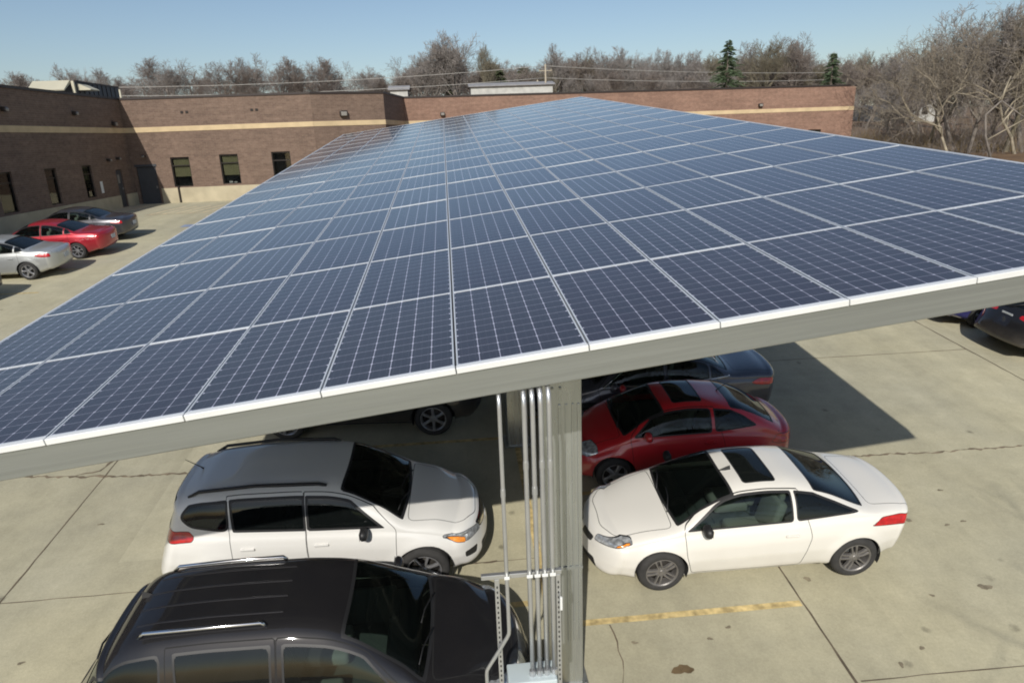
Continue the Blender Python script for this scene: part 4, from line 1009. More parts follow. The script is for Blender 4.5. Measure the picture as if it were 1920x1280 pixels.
wsuv = dict(W=1.88, wb=2.70, R=.35, Ra=.405, xf=1.96, xr=-2.06, df=.29, dr=.26, nf=3.0, nr=3.8, paint=P_WHITE, rim='ten', tum=.27, zcf=.58, zcr=.82, bowf=.30, bowr=.16, rakef=-.14, raker=-.20, ng=5.6,
    top=[(-2.06, 1.55), (-1.7, 1.62), (-1.0, 1.665), (-.3, 1.665), (.15, 1.635), (.42, 1.56), (1.15, 1.11), (1.3, 1.06), (1.7, 1.00), (1.96, .88)], belt=[(-2.06, 1.10), (-1, 1.07), (0, 1.04), (1, .985), (1.5, .91), (1.96, .76)],
    wid=[(-2.06, .93), (-1.5, .985), (0, 1), (1.2, .985), (1.6, .955), (1.96, .885)], bot=[(-2.06, .36), (-1.7, .26), (1.7, .24), (1.96, .27)], cowl=1.17, header=.33,
    side=[([(.88, 1.045), (-.15, 1.085), (-.15, 1.60), (.18, 1.58), (.44, 1.44)], GDRK, None, .03), ([(-.155, 1.085), (-1.12, 1.125), (-1.15, 1.62), (-.155, 1.62)], GDRK, None, .03), ([(-1.155, 1.13), (-1.68, 1.20), (-1.82, 1.33), (-1.68, 1.5), (-1.155, 1.6)], GDRK, None, .12)], smax=.80, wtrim=.032,
    doors=[[(.94, .34), (-.16, .34), (-.16, 1.75), (.3, 1.75), (1.02, 1.02), (1.0, .6)], [(-.17, .34), (-.92, .34), (-1.15, .72), (-1.18, 1.75), (-.17, 1.75)]], handle_z=.90, handle_x={0: -.05, 1: -1.02}, mirror=(.62, 1.03), mirrorm=BLK,
    lamps=[('turn_signal', True, [(54, .65), (70, .70), (90, .80), (66, .775), (52, .72)], AMB), ('headlight', True, [(10, .63), (50, .65), (92, .80), (88, .835), (42, .78), (10, .72)], HLL), ('fog_lamp', True, [(36, .40), (58, .43), (58, .52), (30, .50)], BLK), ('taillight', False, [(45, .98), (94, 1.02), (99, 1.08), (92, 1.16), (50, 1.16)], REDL)],
    face=[('grille', True, [(-.1, .60), (.40, .64), (.46, .76), (-.1, .78)], CHR), ('grille', True, [(-.1, .28), (.55, .30), (.50, .46), (-.1, .48)], BLK), ('rear_window', False, [(-.1, 1.12), (.66, 1.12), (.58, 1.52), (-.1, 1.54)], GDRK)],
    lines=[[(1.17, -.72), (1.9, -.56), (2.08, -.3), (2.08, .3), (1.9, .56), (1.17, .72)]], tubes=[('roof_rail', [(.12, .575, -.01), (.02, .59, .035), (-.8, .60, .045), (-1.55, .59, .04), (-1.70, .575, -.01)], .024, BLK)], mast=(-1.72, .05), dash=.72, rearseat=-.95, rearwiper=(1.12, 1.26), tw=.235)
make_car(wsuv, "white_suv", "white SUV with black roof rails, half shaded under the canopy edge", "SUV", -2.00, 8.99, -.03)
bsuv = dict(wsuv); bsuv.update(W=1.93, wb=2.96, R=.37, Ra=.425, xf=2.10, xr=-2.32, df=.30, dr=.26, nr=4.6, paint=P_BLACK, rim='five', tum=.44, ng=6.5, wsc=.90, wtrim=.022, raker=-.40, zcf=.62, zcr=.86,
    top=[(-2.32, 1.50), (-2.1, 1.62), (-1.85, 1.69), (-1.5, 1.73), (-.8, 1.755), (0, 1.745), (.35, 1.69), (.58, 1.60), (1.30, 1.14), (1.45, 1.10), (1.85, 1.05), (2.08, .95)], belt=[(-2.32, 1.06), (-1, 1.05), (0, 1.02), (1, .99), (1.6, .95), (2.08, .82)],
    wid=[(-2.32, .93), (-1.6, .985), (0, 1), (1.2, .99), (1.7, .96), (2.08, .90)], bot=[(-2.32, .38), (-2.0, .28), (1.8, .26), (2.08, .30)], cowl=1.33, header=.48,
    side=[([(1.06, 1.03), (-.10, 1.06), (-.10, 1.64), (.35, 1.62), (.66, 1.46)], GCLR, None, .06), ([(-.20, 1.065), (-1.10, 1.09), (-1.13, 1.64), (-.20, 1.66)], GDRK, None, .06), ([(-1.24, 1.10), (-2.10, 1.14), (-1.92, 1.40), (-1.66, 1.58), (-1.24, 1.62)], GDRK, None, .10)], smax=.80,
    doors=[[(1.0, .36), (-.15, .36), (-.15, 1.75), (.4, 1.75), (1.12, 1.05), (1.05, .6)], [(-.16, .36), (-.98, .36), (-1.18, .76), (-1.20, 1.75), (-.16, 1.75)]], handle_z=.95, handle_x={0: -.06, 1: -1.05}, handlem=CHR, mirror=(.88, 1.07), mirrorm=P_BLACK,
    lamps=[('headlight', True, [(8, .76), (50, .78), (84, .86), (82, .93), (40, .92), (8, .88)], HLL), ('taillight', False, [(40, .95), (96, .98), (112, 1.08), (100, 1.22), (50, 1.14)], REDL)],
    face=[('grille', True, [(-.1, .66), (.46, .68), (.48, .86), (-.1, .88)], CHR), ('grille', True, [(-.1, .32), (.6, .34), (.55, .50), (-.1, .50)], BLK), ('rear_window', False, [(-.1, 1.12), (.66, 1.12), (.58, 1.46), (-.1, 1.48)], GDRK)],
    lines=[[(1.33, -.74), (2.0, -.58), (2.16, -.3), (2.16, .3), (2.0, .58), (1.33, .74)]], tubes=[('roof_rail', [(-.26, .48, .0), (-.30, .48, .04), (-.9, .485, .05), (-1.42, .475, .045), (-1.48, .475, .0)], .019, CHR)],
    ribs=[(.33, -1.55, -.12), (.11, -1.6, -.12), (-.11, -1.6, -.12), (-.33, -1.55, -.12)], mast=None, fin=(-1.62, .12), finm=BLK, dash=.84, rearseat=-.9, rearwiper=(1.14, 1.26), chrome=[('window_trim', [(1.0, 1.015), (.4, 1.035), (-.6, 1.055), (-1.2, 1.07), (-2.0, 1.11)], .008, CHR)])
make_car(bsuv, "black_suv", "black SUV with ribbed roof and silver roof rails, nearest the camera", "SUV", -1.80, 6.33, -.01)
dsuv = dict(bsuv); dsuv.update(paint=P_CHAR, wb=2.88, rim='six', ribs=[], lod=.6)
dsuv['tubes'] = [('side_step', [], 0, CHR)] and bsuv['tubes']
make_car(dsuv, "dark_suv", "dark SUV with bright six spoke wheels deep in the canopy shade", "SUV", -1.97, 13.33, -.083)
beetle = dict(coupe); beetle.update(W=1.72, wb=2.52, R=.315, Ra=.36, xf=1.78, xr=-1.74, df=.28, dr=.25, nf=2.6, nr=2.6, paint=P_RED, rim='five', rimm=ALLOY, tum=.40, zcf=.48, zcr=.58, raker=.0, lod=.75,
    top=[(-1.80, .87), (-1.6, 1.0), (-1.3, 1.16), (-.9, 1.335), (-.4, 1.41), (.0, 1.435), (.35, 1.40), (.6, 1.31), (1.10, 1.03), (1.25, .98), (1.5, .91), (1.78, .76)], belt=[(-1.80, .74), (-1.3, .93), (-.5, .95), (.5, .93), (1.2, .88), (1.78, .64)],
    wid=[(-1.80, .86), (-1.3, .97), (-.6, 1), (.4, 1), (1.2, .98), (1.5, .95), (1.78, .86)], bot=[(-1.80, .32), (-1.5, .22), (1.5, .2), (1.78, .24)], cowl=1.16, header=.42,
    side=[([(.96, .965), (-.38, .985), (-.38, 1.42), (.1, 1.44), (.40, 1.38), (.62, 1.24)], GCLR, None, .05), ([(-.43, .99), (-1.18, 1.04), (-.95, 1.2), (-.43, 1.42)], GDRK, None, .06)], backlight=(-1.56, -.74), sunroof=(-.30, .22, .42), doors=[[(.92, .28), (-.5, .28), (-.6, .75), (-.41, 1.5), (.4, 1.5), (1.0, .98)]],
    handle_x={0: -.42}, handle_z=.84, mirror=(.74, 1.0), mirrorm=P_RED, lamps=[('headlight', True, [(20, .60), (60, .62), (80, .68), (78, .78), (50, .80), (20, .74)], HLL), ('taillight', False, [(30, .66), (70, .68), (86, .74), (70, .84), (36, .82)], REDL)],
    face=[('grille', True, [(-.1, .24), (.5, .26), (.46, .36), (-.1, .36)], BLK)], lines=[[(1.15, -.66), (1.7, -.5), (1.85, 0), (1.7, .5), (1.15, .66)]], fin=None, mast=(-.70, 0.0), dash=.74, rearseat=-.8, shelf=-1.1)
make_car(beetle, "red_hatchback", "dark red round backed hatchback with sunroof between the white coupe and slate sedan", "car", 3.72, 10.80, math.pi - .01)
def sedan(pm, wb=2.75, fo=.95, ro=1.08, W=1.83, H=1.46, rim='five', lod=.6, **kw):
    F = wb / 2; xf = F + fo - .28; xr = -F - ro + .24; b = H * .635
    P = dict(coupe); P.update(W=W, wb=wb, xf=xf, xr=xr, df=.28, dr=.24, paint=pm, rim=rim, rimm=ALLOY, tum=.36, zcr=.68, raker=.02, R=.33, Ra=.37, lod=lod,
        top=[(xr, H * .705), (xr + .15, H * .725), (-F - .15, H * .735), (-F - .02, H * .75), (-F + .62, H * .93), (-F + 1.0, H * .985), (-.05, H), (.35, H * .985), (.62, H * .92), (F - .10, H * .69), (F + .05, H * .665), (F + .4, H * .615), (xf, H * .535)],
        belt=[(xr, b * .97), (-F, b * 1.04), (-.6, b * 1.03), (.3, b), (F - .3, b * .96), (F + .2, b * .90), (xf, b * .73)], wid=[(xr, .89), (-F - .2, .97), (-.8, 1), (.5, 1), (F, .985), (F + .35, .955), (xf, .885)], bot=[(xr, .33), (-F - .45, .23), (F + .4, .2), (xf, .22)],
        cowl=F - .10, header=.42, side=[([(F - .27, b + .02), (-.10, b + .045), (-.10, H - .04), (.3, H - .05), (.66, H - .2)], GCLR, None, .04), ([(-.14, b + .045), (-.98, b + .075), (-.98, H - .12), (-.5, H - .03), (-.14, H - .03)], GCLR, None, .04), ([(-1.01, b + .08), (-1.30, b + .11), (-1.01, H - .2)], GDRK, None, .03)],
        backlight=(-F - .02, -F + .72), sunroof=None, fin=None, doors=[[(F - .42, .28), (-.12, .28), (-.12, 1.6), (.4, 1.6), (F - .2, b), (F - .3, .6)], [(-.13, .28), (-F + .47, .28), (-F + .2, .65), (-.99, 1.6), (-.13, 1.6)]], handle_z=b - .12, handle_x={0: -.02, 1: -.95}, mirror=(F - .5, b + .03), mirrorm=pm,
        lamps=[('headlight', True, [(10, .58), (55, .63), (86, .72), (80, .76), (45, .72), (10, .66)], HLL), ('taillight', False, [(42, .79), (70, .80), (92, .84), (96, .89), (74, .94), (44, .92)], REDL)],
        face=[('grille', True, [(-.1, .44), (.4, .46), (.42, .60), (-.1, .62)], BLK), ('grille', True, [(-.1, .23), (.55, .25), (.5, .36), (-.1, .36)], BLK)], lines=[[(F - .1, -.70), (xf - .05, -.56), (xf + .08, 0), (xf - .05, .56), (F - .1, .70)], [(-F - .1, -.64), (-F - .1, .64), (xr - .3, .6), (xr - .3, -.6)]],
        dash=F - .55, rearseat=-.75, shelf=-F + .1, plate=(xr, .72)); P.update(kw); return P
sl_ = sedan(P_SLATE, wb=2.84, fo=.97, ro=1.08, W=1.85, H=1.48, rim='six', lod=.75); sl_['spoiler'] = None
bq = 1.48 * .635
sl_['chrome'] = [('window_trim', [(1.10, bq + .01), (.4, bq + .02), (-.5, bq + .045), (-1.0, bq + .065), (-1.38, bq + .10)], .011, CHR), ('window_trim', [(-1.38, bq + .10), (-1.16, 1.30), (-.9, 1.365), (-.4, 1.40), (.2, 1.395), (.5, 1.33), (1.10, bq + .01)], .010, CHR)]
make_car(sl_, "slate_sedan", "slate blue sedan with chrome window surround, deepest in the canopy shade", "car", 3.80, 12.80, math.pi - .01)
make_car(sedan(P_SILVER, wb=2.685, fo=.92, ro=.99, W=1.79, H=1.47, rim='five'), "silver_sedan", "silver sedan, nearest of the row parked nose in to the shaded wall", "car", -16.68, 26.40, math.pi - .02)
make_car(sedan(P_RED2, wb=2.79, fo=.95, ro=1.06, W=1.83, H=1.455, rim='ten'), "red_sedan", "bright red sedan between the silver and the dark grey sedans", "car", -16.37, 29.22, math.pi - .02)
make_car(sedan(P_GREY, wb=2.78, fo=.97, ro=1.08, W=1.84, H=1.46, rim='six'), "grey_sedan", "dark grey sedan at the far end of the row by the building door", "car", -16.75, 32.15, math.pi - .02)
make_car(sedan(P_CHAR, wb=2.7, fo=.95, ro=1.05, W=1.8, H=1.46, plate=None), "dark_sedan", "dark car cut off by the left edge of the photo", "car", -17.50, 23.25, math.pi - .02)
rb = dict(wsuv); rb.update(paint=P_BLACK, W=1.84, wb=2.62, xf=1.86, xr=-1.90, R=.35, lod=.7, tubes=[], mast=None, rim='six', plate=(-2.1, .92), raker=-.30,
    top=[(-1.90, 1.50), (-1.6, 1.58), (-1.0, 1.63), (-.3, 1.64), (.15, 1.61), (.42, 1.53), (1.12, 1.10), (1.25, 1.06), (1.6, 1.0), (1.86, .88)], belt=[(-1.90, 1.04), (-1, 1.01), (0, .985), (1, .955), (1.5, .90), (1.86, .76)],
    wid=[(-1.90, .92), (-1.4, .985), (0, 1), (1.2, .985), (1.5, .955), (1.86, .885)], bot=[(-1.90, .38), (-1.6, .28), (1.6, .24), (1.86, .27)])
rb['lamps'] = [l for l in wsuv['lamps'] if l[0] != 'taillight'] + [('taillight', False, [(4, .95), (30, .92), (92, .93), (100, 1.0), (80, 1.07), (30, 1.05), (4, 1.03)], REDL)]
rb['face'] = wsuv['face'][:2] + [('rear_window', False, [(-.1, 1.14), (.64, 1.14), (.56, 1.48), (-.1, 1.50)], GDRK)]
make_car(rb, "black_crossover", "black crossover with lit red tail lamp lenses at the right edge of the lot", "SUV", 14.9, 14.45, .02)
make_car(sedan(P_BLUE, wb=2.7, fo=.95, ro=1.05), "blue_car", "deep blue car showing under the canopy corner beside the black crossover", "car", 14.95, 16.75, .02)
make_car(sedan(P_CHAR, wb=2.75, fo=.95, ro=1.05), "charcoal_car", "charcoal car just beyond the right edge, its shadow showing beside the black crossover", "car", 15.55, 11.95, .02)

# ------------------------------------------------------------------ trees, brush, houses, power line
def segs_to_mesh(name, segs, m, parent, sides):
    if not segs: return None
    A = np.array([[*s[0], *s[1], s[2], s[3]] for s in segs], float); n = len(A)
    p0, p1, r0, r1 = A[:, :3], A[:, 3:6], A[:, 6], A[:, 7]
    d = p1 - p0; d /= np.maximum(np.linalg.norm(d, axis=1, keepdims=True), 1e-9)
    ref = np.where(np.abs(d[:, 2:3]) < .9, np.array([[0, 0, 1.]]), np.array([[1., 0, 0]])); a = np.cross(d, ref); a /= np.linalg.norm(a, axis=1, keepdims=True); b = np.cross(d, a)
    V = np.zeros((n, 2 * sides, 3))
    for k in range(sides):
        c, s = math.cos(2 * math.pi * k / sides), math.sin(2 * math.pi * k / sides); o = a * c + b * s
        V[:, k] = p0 + o * r0[:, None]; V[:, sides + k] = p1 + o * r1[:, None]
    base = (np.arange(n) * 2 * sides)[:, None]; F = []
    for k in range(sides):
        j = (k + 1) % sides; F.append(np.hstack([base + k, base + j, base + sides + j, base + sides + k]))
    F = np.vstack(F); V = V.reshape(-1, 3)
    me = bpy.data.meshes.new(name); me.vertices.add(len(V)); me.vertices.foreach_set('co', V.ravel()); me.loops.add(F.size); me.loops.foreach_set('vertex_index', F.ravel().astype(np.int32))
    me.polygons.add(len(F)); me.polygons.foreach_set('loop_start', np.arange(0, F.size, 4, dtype=np.int32)); me.update(calc_edges=True)
    me.materials.append(m); return link(bpy.data.objects.new(name, me), parent)
def grow(seed, H, jit=1.0, spread=.42, trunkf=.28, upb=.18, nl=(10, 7, 5, 4), tw=.035, droop=0.0, r0=None):
    rnd = random.Random(seed); out = []
    r0 = r0 or H * .018
    def rv(s): return Vector((rnd.gauss(0, s), rnd.gauss(0, s), rnd.gauss(0, s)))
    def branch(p, d, ln, r, lev):
        n = (5, 4 if jit == 1 else 7, 3, 2, 2)[lev]; pts = [p]; q = d.copy()
        for k in range(n):
            q = (q + rv((.13 + .04 * lev) * jit) + Vector((0, 0, upb * (1 if lev < 3 else .6) - droop * lev * .05))).normalized(); pts.append(pts[-1] + q * ln / n)
        rs = [max(r * (1 - .72 * k / n), tw * .5) for k in range(n + 1)]
        for k in range(n): out.append((pts[k], pts[k + 1], rs[k], rs[k + 1], lev))
        if lev >= 4 or lev >= len(nl): return
        m = nl[lev]; lo = trunkf if lev == 0 else .18
        for i in range(m):
            t = lo + (1 - lo) * ((i + rnd.random()) / m); f = t * n; k = min(int(f), n - 1); pp = pts[k].lerp(pts[k + 1], f - k)
            ax = (pts[k + 1] - pts[k]).normalized(); pr = rv(1); pr = (pr - ax * pr.dot(ax)).normalized()
            ang = rnd.uniform(.45, .95) if lev else rnd.uniform(.5, 1.15)
            nd = ax * math.cos(ang) + pr * math.sin(ang)
            L_ = ln * rnd.uniform(.55, .85) * ((1.0 - .55 * t) if lev == 0 else (1 - .45 * t)) * (spread / .42 if lev == 0 else 1.0)
            branch(pp, nd, L_, max(rs[k] * rnd.uniform(.45, .62), tw * .5), lev + 1)
    branch(Vector((0, 0, -.3)), Vector((rnd.uniform(-.06, .06), rnd.uniform(-.06, .06), 1)).normalized(), H * .86, r0, 0)
    zs = max(s[1].z for s in out); k = H / zs
    return [(s[0] * k, s[1] * k, s[2], s[3], s[4]) for s in out]
def bark(name, c, n=.3): return mat(name, c, 0.95, noise=n, nscale=1.5)
BARK = [bark("bark_grey_brown", (0.17, 0.14, 0.115)), bark("bark_grey", (0.21, 0.185, 0.16)), bark("bark_red_brown", (0.18, 0.15, 0.13)), bark("bark_olive", (0.16, 0.14, 0.095))]
TWIG = [bark("twig_grey_brown", (0.225, 0.19, 0.165)), bark("twig_grey", (0.27, 0.245, 0.225)), bark("twig_red_brown", (0.225, 0.192, 0.17)), bark("twig_olive", (0.21, 0.185, 0.13))]
def make_tree(seed, H, k, **kw):
    s = grow(seed, H, **kw); root = empty("bare_tree", (0, 0, 0))
    segs_to_mesh("trunk", [q for q in s if q[4] <= 1], BARK[k], root, 6); segs_to_mesh("crown", [q for q in s if q[4] > 1], TWIG[k], root, 3); return root
def copy_tree(root, loc, rz, sc, label, group):
    r = root.copy(); link(r); r.location = loc; r.rotation_euler = (0, 0, rz); r.scale = sc
    for ch in root.children: c = ch.copy(); link(c, r)
    tag(r, label, "tree", group); return r
rt = random.Random(11)
PROT = []
for k, (H, kw) in enumerate([(14, dict(nl=(12, 8, 6, 4), spread=.48)), (15, dict(nl=(14, 8, 5, 4), spread=.36, upb=.26)), (13, dict(nl=(11, 8, 6, 5), spread=.55, upb=.12)), (16, dict(nl=(13, 8, 6, 4), spread=.40, upb=.30)), (12, dict(nl=(12, 9, 6, 4), spread=.5, upb=.2)), (14, dict(nl=(10, 8, 6, 5), spread=.44, upb=.16))]):
    PROT.append((H, make_tree(100 + k, H, k % 4, tw=.034, **kw)))
used = set()
def put(x, y, Ht, kind, label, group, wide=1.0):
    H, r = PROT[kind]; k = Ht / H; loc = (x, y, ter_h(x, y) - .1); sc = (k * wide, k * wide, k); rz = rt.uniform(0, 6.28)
    if kind not in used:
        used.add(kind); r.location = loc; r.rotation_euler = (0, 0, rz); r.scale = sc; tag(r, label, "tree", group); return r
    return copy_tree(r, loc, rz, sc, label, group)
LBL = ["bare winter tree beyond the flat roof, left of the tall spreading tree", "bare winter tree in the dense wood standing above the red brick wing", "bare winter tree in the brown thicket right of the building"]
GRP = ["bare trees beyond the left roof", "bare trees above the red brick wing", "bare trees right of the building"]
for (x, y, H, k, wd, g) in [(-79.8,130.0,10.7,4,1.16,0),(-78.3,130.0,9.8,0,1.19,0),(-68.3,120.0,9.0,2,1.13,0),(-70.7,130.0,9.3,2,0.94,0),(-69.4,135.0,9.7,5,1.2,0),(-56.9,120.0,9.8,5,1.09,0),(-57.0,125.0,9.8,2,0.9,0),(-58.8,140.0,9.5,2,1.04,0),(-47.0,124.0,10.8,2,1.22,0),(-41.5,115.0,9.3,5,0.96,0),(-39.0,115.0,8.9,0,0.95,0),(-39.6,125.0,8.9,5,0.94,0),(-35.0,119.0,9.6,0,1.24,0),(-31.8,120.0,10.8,0,0.97,0),(-30.1,120.0,8.4,2,1.24,0),(-25.1,114.0,9.6,2,1.21,0),(-23.3,115.0,8.4,4,1.01,0),(-20.6,119.0,9.8,2,1.09,0),(-19.4,124.0,9.7,2,0.96,0),(-18.8,135.0,8.0,2,1.24,0),(-13.4,114.0,8.0,5,1.0,0),(-11.4,120.0,7.3,4,1.05,0),(-9.7,125.0,7.0,2,0.99,0),(-7.2,115.0,7.0,4,1.01,0),(-4.2,117.0,9.7,1,1.01,1),(-2.0,117.0,10.1,1,1.04,1),(6.5,117.0,11.1,3,0.82,1),(9.2,132.0,10.2,3,1.09,1),(18.9,152.0,10.5,5,1.04,1),(19.4,132.0,10.8,1,0.97,1),(19.8,122.0,11.0,1,0.82,1),(23.5,127.0,10.8,0,1.13,1),(26.9,132.0,10.6,3,1.1,1),(30.5,137.0,10.6,0,0.99,1),(30.1,127.0,11.0,5,0.93,1),(33.0,127.0,11.3,1,1.09,1),(36.8,132.0,11.6,5,0.82,1),(41.4,137.0,11.7,1,1.02,1),(45.6,142.0,11.8,1,0.84,1),(48.9,142.0,12.6,1,1.13,1),(50.3,137.0,12.6,5,0.92,1),(56.8,147.0,14.5,3,1.11,1),(56.2,132.0,12.6,3,1.07,1),(54.2,122.0,12.8,0,1.01,1),(54.6,117.0,13.4,3,1.1,1),(59.5,122.0,13.3,0,0.95,1),(59.2,117.0,14.0,0,0.87,1),(64.3,122.0,13.3,1,1.01,1),(71.9,132.0,13.1,1,0.92,1),(61.8,105.0,10.3,0,0.89,2),(66.9,110.0,11.1,3,0.89,2),(66.0,105.0,10.5,0,0.99,2),(62.1,95.0,10.0,3,1.1,2),(60.3,90.0,9.7,1,1.02,2),(58.3,85.0,10.0,0,1.1,2),(56.5,80.0,9.6,5,0.81,2),(47.7,66.0,11.0,3,1.05,2),(47.5,62.0,12.6,5,1.0,2),(47.4,60.0,12.6,1,0.82,2),(52.3,64.0,12.6,0,1.04,2),(51.0,60.0,12.9,3,1.05,2),(54.5,62.0,12.3,1,1.09,2),(-84.9,142.3,10.4,3,1.3,0),(-79.2,143.2,10.6,3,1.3,0),(-95.7,190.0,14.1,1,1.3,0),(-69.7,161.8,11.6,5,1.3,0),(-61.0,160.9,11.7,1,1.3,0),(-55.1,164.2,10.4,1,1.3,0),(-41.7,153.6,10.1,0,1.3,0),(-35.1,165.1,10.7,4,1.3,0),(-28.0,177.6,10.5,5,1.3,0),(-14.0,151.8,10.3,4,1.3,0),(-7.9,156.6,12.8,5,1.35,1),(-5.6,147.1,9.9,1,1.35,1),(-3.7,160.6,13.9,2,1.35,1),(-1.7,143.8,11.5,4,1.35,1),(0.1,147.6,10.2,5,1.35,1),(1.9,151.6,10.1,1,1.35,1),(5.3,188.4,13.6,2,1.35,1),(5.6,135.8,9.8,2,1.35,1),(9.7,169.9,12.9,5,1.35,1),(11.7,165.1,12.6,4,1.35,1),(12.1,144.7,9.3,4,1.35,1),(17.0,171.8,12.2,0,1.35,1),(18.2,165.6,11.9,1,1.35,1),(20.0,166.0,11.5,0,1.35,1),(18.6,135.8,8.2,1,1.35,1),(23.1,156.4,9.8,4,1.35,1),(23.6,149.7,10.8,4,1.35,1),(28.8,171.7,13.4,2,1.35,1),(25.4,143.1,10.3,3,1.35,1),(31.0,160.6,10.8,0,1.35,1),(29.8,144.2,10.6,4,1.35,1),(41.0,187.3,13.6,1,1.35,1),(38.6,166.7,11.0,2,1.35,1),(36.7,149.9,11.7,3,1.35,1),(43.0,164.6,10.6,2,1.35,1),(41.5,149.8,10.4,2,1.35,1),(39.0,134.1,9.0,5,1.35,1),(46.9,152.9,11.4,1,1.35,1),(54.7,171.0,14.0,3,1.35,1),(55.2,163.7,12.0,2,1.35,1),(49.7,141.3,11.5,0,1.35,1),(57.3,157.0,11.4,2,1.35,1),(62.9,167.9,16.0,3,1.35,1),(51.8,133.9,11.7,3,1.35,1),(56.8,142.8,11.6,3,1.35,1),(58.8,142.4,12.6,1,1.35,1),(67.2,157.0,14.3,3,1.35,1),(80.7,182.2,14.1,0,1.35,1),(64.8,143.4,13.5,5,1.35,1),(74.2,159.4,14.5,3,1.35,1),(85.1,177.8,14.3,1,1.35,1),(75.5,154.6,14.1,0,1.35,1),(63.7,125.9,10.6,3,1.35,1),(97.3,187.0,14.6,5,1.35,1),(80.3,150.1,11.5,3,1.35,1),(100.9,183.4,14.2,3,1.35,1),(101.3,179.4,16.3,5,1.35,1),(97.3,167.1,13.5,3,1.35,1),(6.2,122.2,8.3,4,1.3,1),(9.3,123.1,6.0,3,1.3,1),(11.3,116.0,5.8,1,1.3,1),(13.6,115.9,7.7,0,1.3,1),(15.9,116.0,6.7,3,1.3,1),(20.6,127.6,8.7,1,1.3,1),(21.5,116.7,5.6,1,1.3,1),(25.7,121.6,6.2,1,1.3,1),(27.5,117.4,6.5,4,1.3,1),(31.7,124.9,6.7,5,1.3,1),(33.5,123.6,8.0,5,1.3,1),(33.7,115.1,5.7,0,1.3,1),(38.3,122.3,6.5,5,1.3,1),(41.8,125.5,8.6,1,1.3,1),(42.6,119.4,6.4,4,1.3,1),(44.0,115.9,7.4,1,1.3,1),(49.2,122.8,7.0,1,1.3,1),(52.0,121.8,6.9,3,1.3,1),(55.7,124.8,7.9,0,1.3,1),(60.0,128.0,10.6,4,1.3,1),(63.2,128.2,10.2,3,1.3,1),(64.1,123.0,10.2,4,1.3,1),(64.1,117.3,9.8,3,1.3,1),(66.8,116.7,9.4,5,1.3,1),(78.5,135.1,12.3,3,1.35,2),(69.7,116.7,10.6,4,1.35,2),(73.4,118.9,9.2,5,1.35,2),(89.3,140.2,11.1,3,1.35,2),(66.9,101.8,9.3,4,1.35,2),(69.2,103.2,9.8,0,1.35,2),(69.8,102.0,9.7,3,1.35,2),(85.4,121.3,10.4,2,1.35,2),(88.1,121.4,9.5,3,1.35,2),(98.3,132.7,11.6,0,1.35,2),(109.1,144.0,11.8,1,1.35,2),(109.2,140.9,12.4,2,1.35,2),(114.9,144.8,12.9,2,1.35,2),(119.8,146.9,11.8,5,1.35,2),(118.2,142.4,11.2,1,1.35,2),(96.8,114.6,8.5,5,1.35,2),(87.7,101.7,7.3,5,1.35,2),(90.7,103.9,9.2,3,1.35,2),(51.0,85.7,4.9,1,1.2,2),(54.1,87.2,6.4,5,1.2,2),(46.2,71.1,5.5,1,1.2,2),(53.7,78.5,5.6,2,1.2,2),(62.2,88.6,7.4,3,1.2,2),(65.5,90.2,7.5,4,1.2,2),(66.0,86.8,4.3,1,1.2,2),(73.7,93.1,5.7,0,1.2,2),(66.3,80.4,5.5,0,1.2,2),(67.0,78.9,4.9,5,1.2,2),(81.5,94.2,7.2,1,1.2,2)]: put(x, y, H, k, LBL[g], GRP[g], wd)
def special(seed, H, x, y, bk, tk, label, name="bare_tree", **kw):
    s = grow(seed, H, **kw); r = empty(name, (x, y, ter_h(x, y) - .2)); tag(r, label, "tree")
    segs_to_mesh("trunk", [q for q in s if q[4] <= 1], bk, r, 8); segs_to_mesh("crown", [q for q in s if q[4] > 1], tk, r, 3); return r
special(31, 13.4, 1.95, 117, BARK[1], TWIG[1], "tallest spreading bare tree, standing above the treeline left of the utility pole", nl=(15, 10, 7, 4), spread=.62, upb=.22, tw=.045, trunkf=.15)
PALE = bark("pale_bark", (0.30, 0.26, 0.19), .3); PALET = bark("pale_twig", (0.25, 0.215, 0.165), .3)
special(47, 11.8, 42.0, 55, PALE, PALET, "pale barked tree with long crooked limbs at the right edge", "pale_tree", nl=(12, 8, 6, 4), spread=.72, upb=.10, tw=.02, trunkf=.32, r0=.14, jit=2.1)
special(53, 13.5, 49.5, 57, PALE, PALET, "pale barked tree half out of frame at the upper right", "pale_tree", nl=(12, 8, 6, 4), spread=.72, upb=.10, tw=.02, trunkf=.3, r0=.15, jit=2.1)
ft = empty("fallen_tree", (43.0, 52, ter_h(43, 52))); tag(ft, "broken leaning pale trunk among the brush below the pale tree", "fallen tree")
def frel(p): return (p[0] - 43.0, p[1] - 52, p[2] - ter_h(43, 52))
tube("trunk", [frel(p) for p in [(43.3, 52, 3.0), (42.5, 52.2, 5.2), (42.15, 52.1, 6.8), (43.2, 52, 7.8), (45.0, 52, 6.7), (46.6, 51.8, 5.9)]], [.10, .09, .085, .07, .05, .03], BARK[1], ft, 9)
tube("limb", [frel(p) for p in [(42.7, 52.4, 4.8), (44.2, 52.1, 5.7), (45.7, 52, 6.5), (47.5, 52, 7.3)]], [.055, .05, .04, .025], PALE, ft, 8)
tube("limb", [frel(p) for p in [(43.2, 52, 7.8), (43.5, 52.2, 8.6), (43.9, 52.3, 9.6)]], [.08, .06, .03], PALE, ft, 8)
tube("limb", [frel(p) for p in [(44.3, 52, 7.1), (43.6, 52.0, 6.2), (43.2, 52.2, 5.6)]], [.06, .05, .03], PALE, ft, 8)

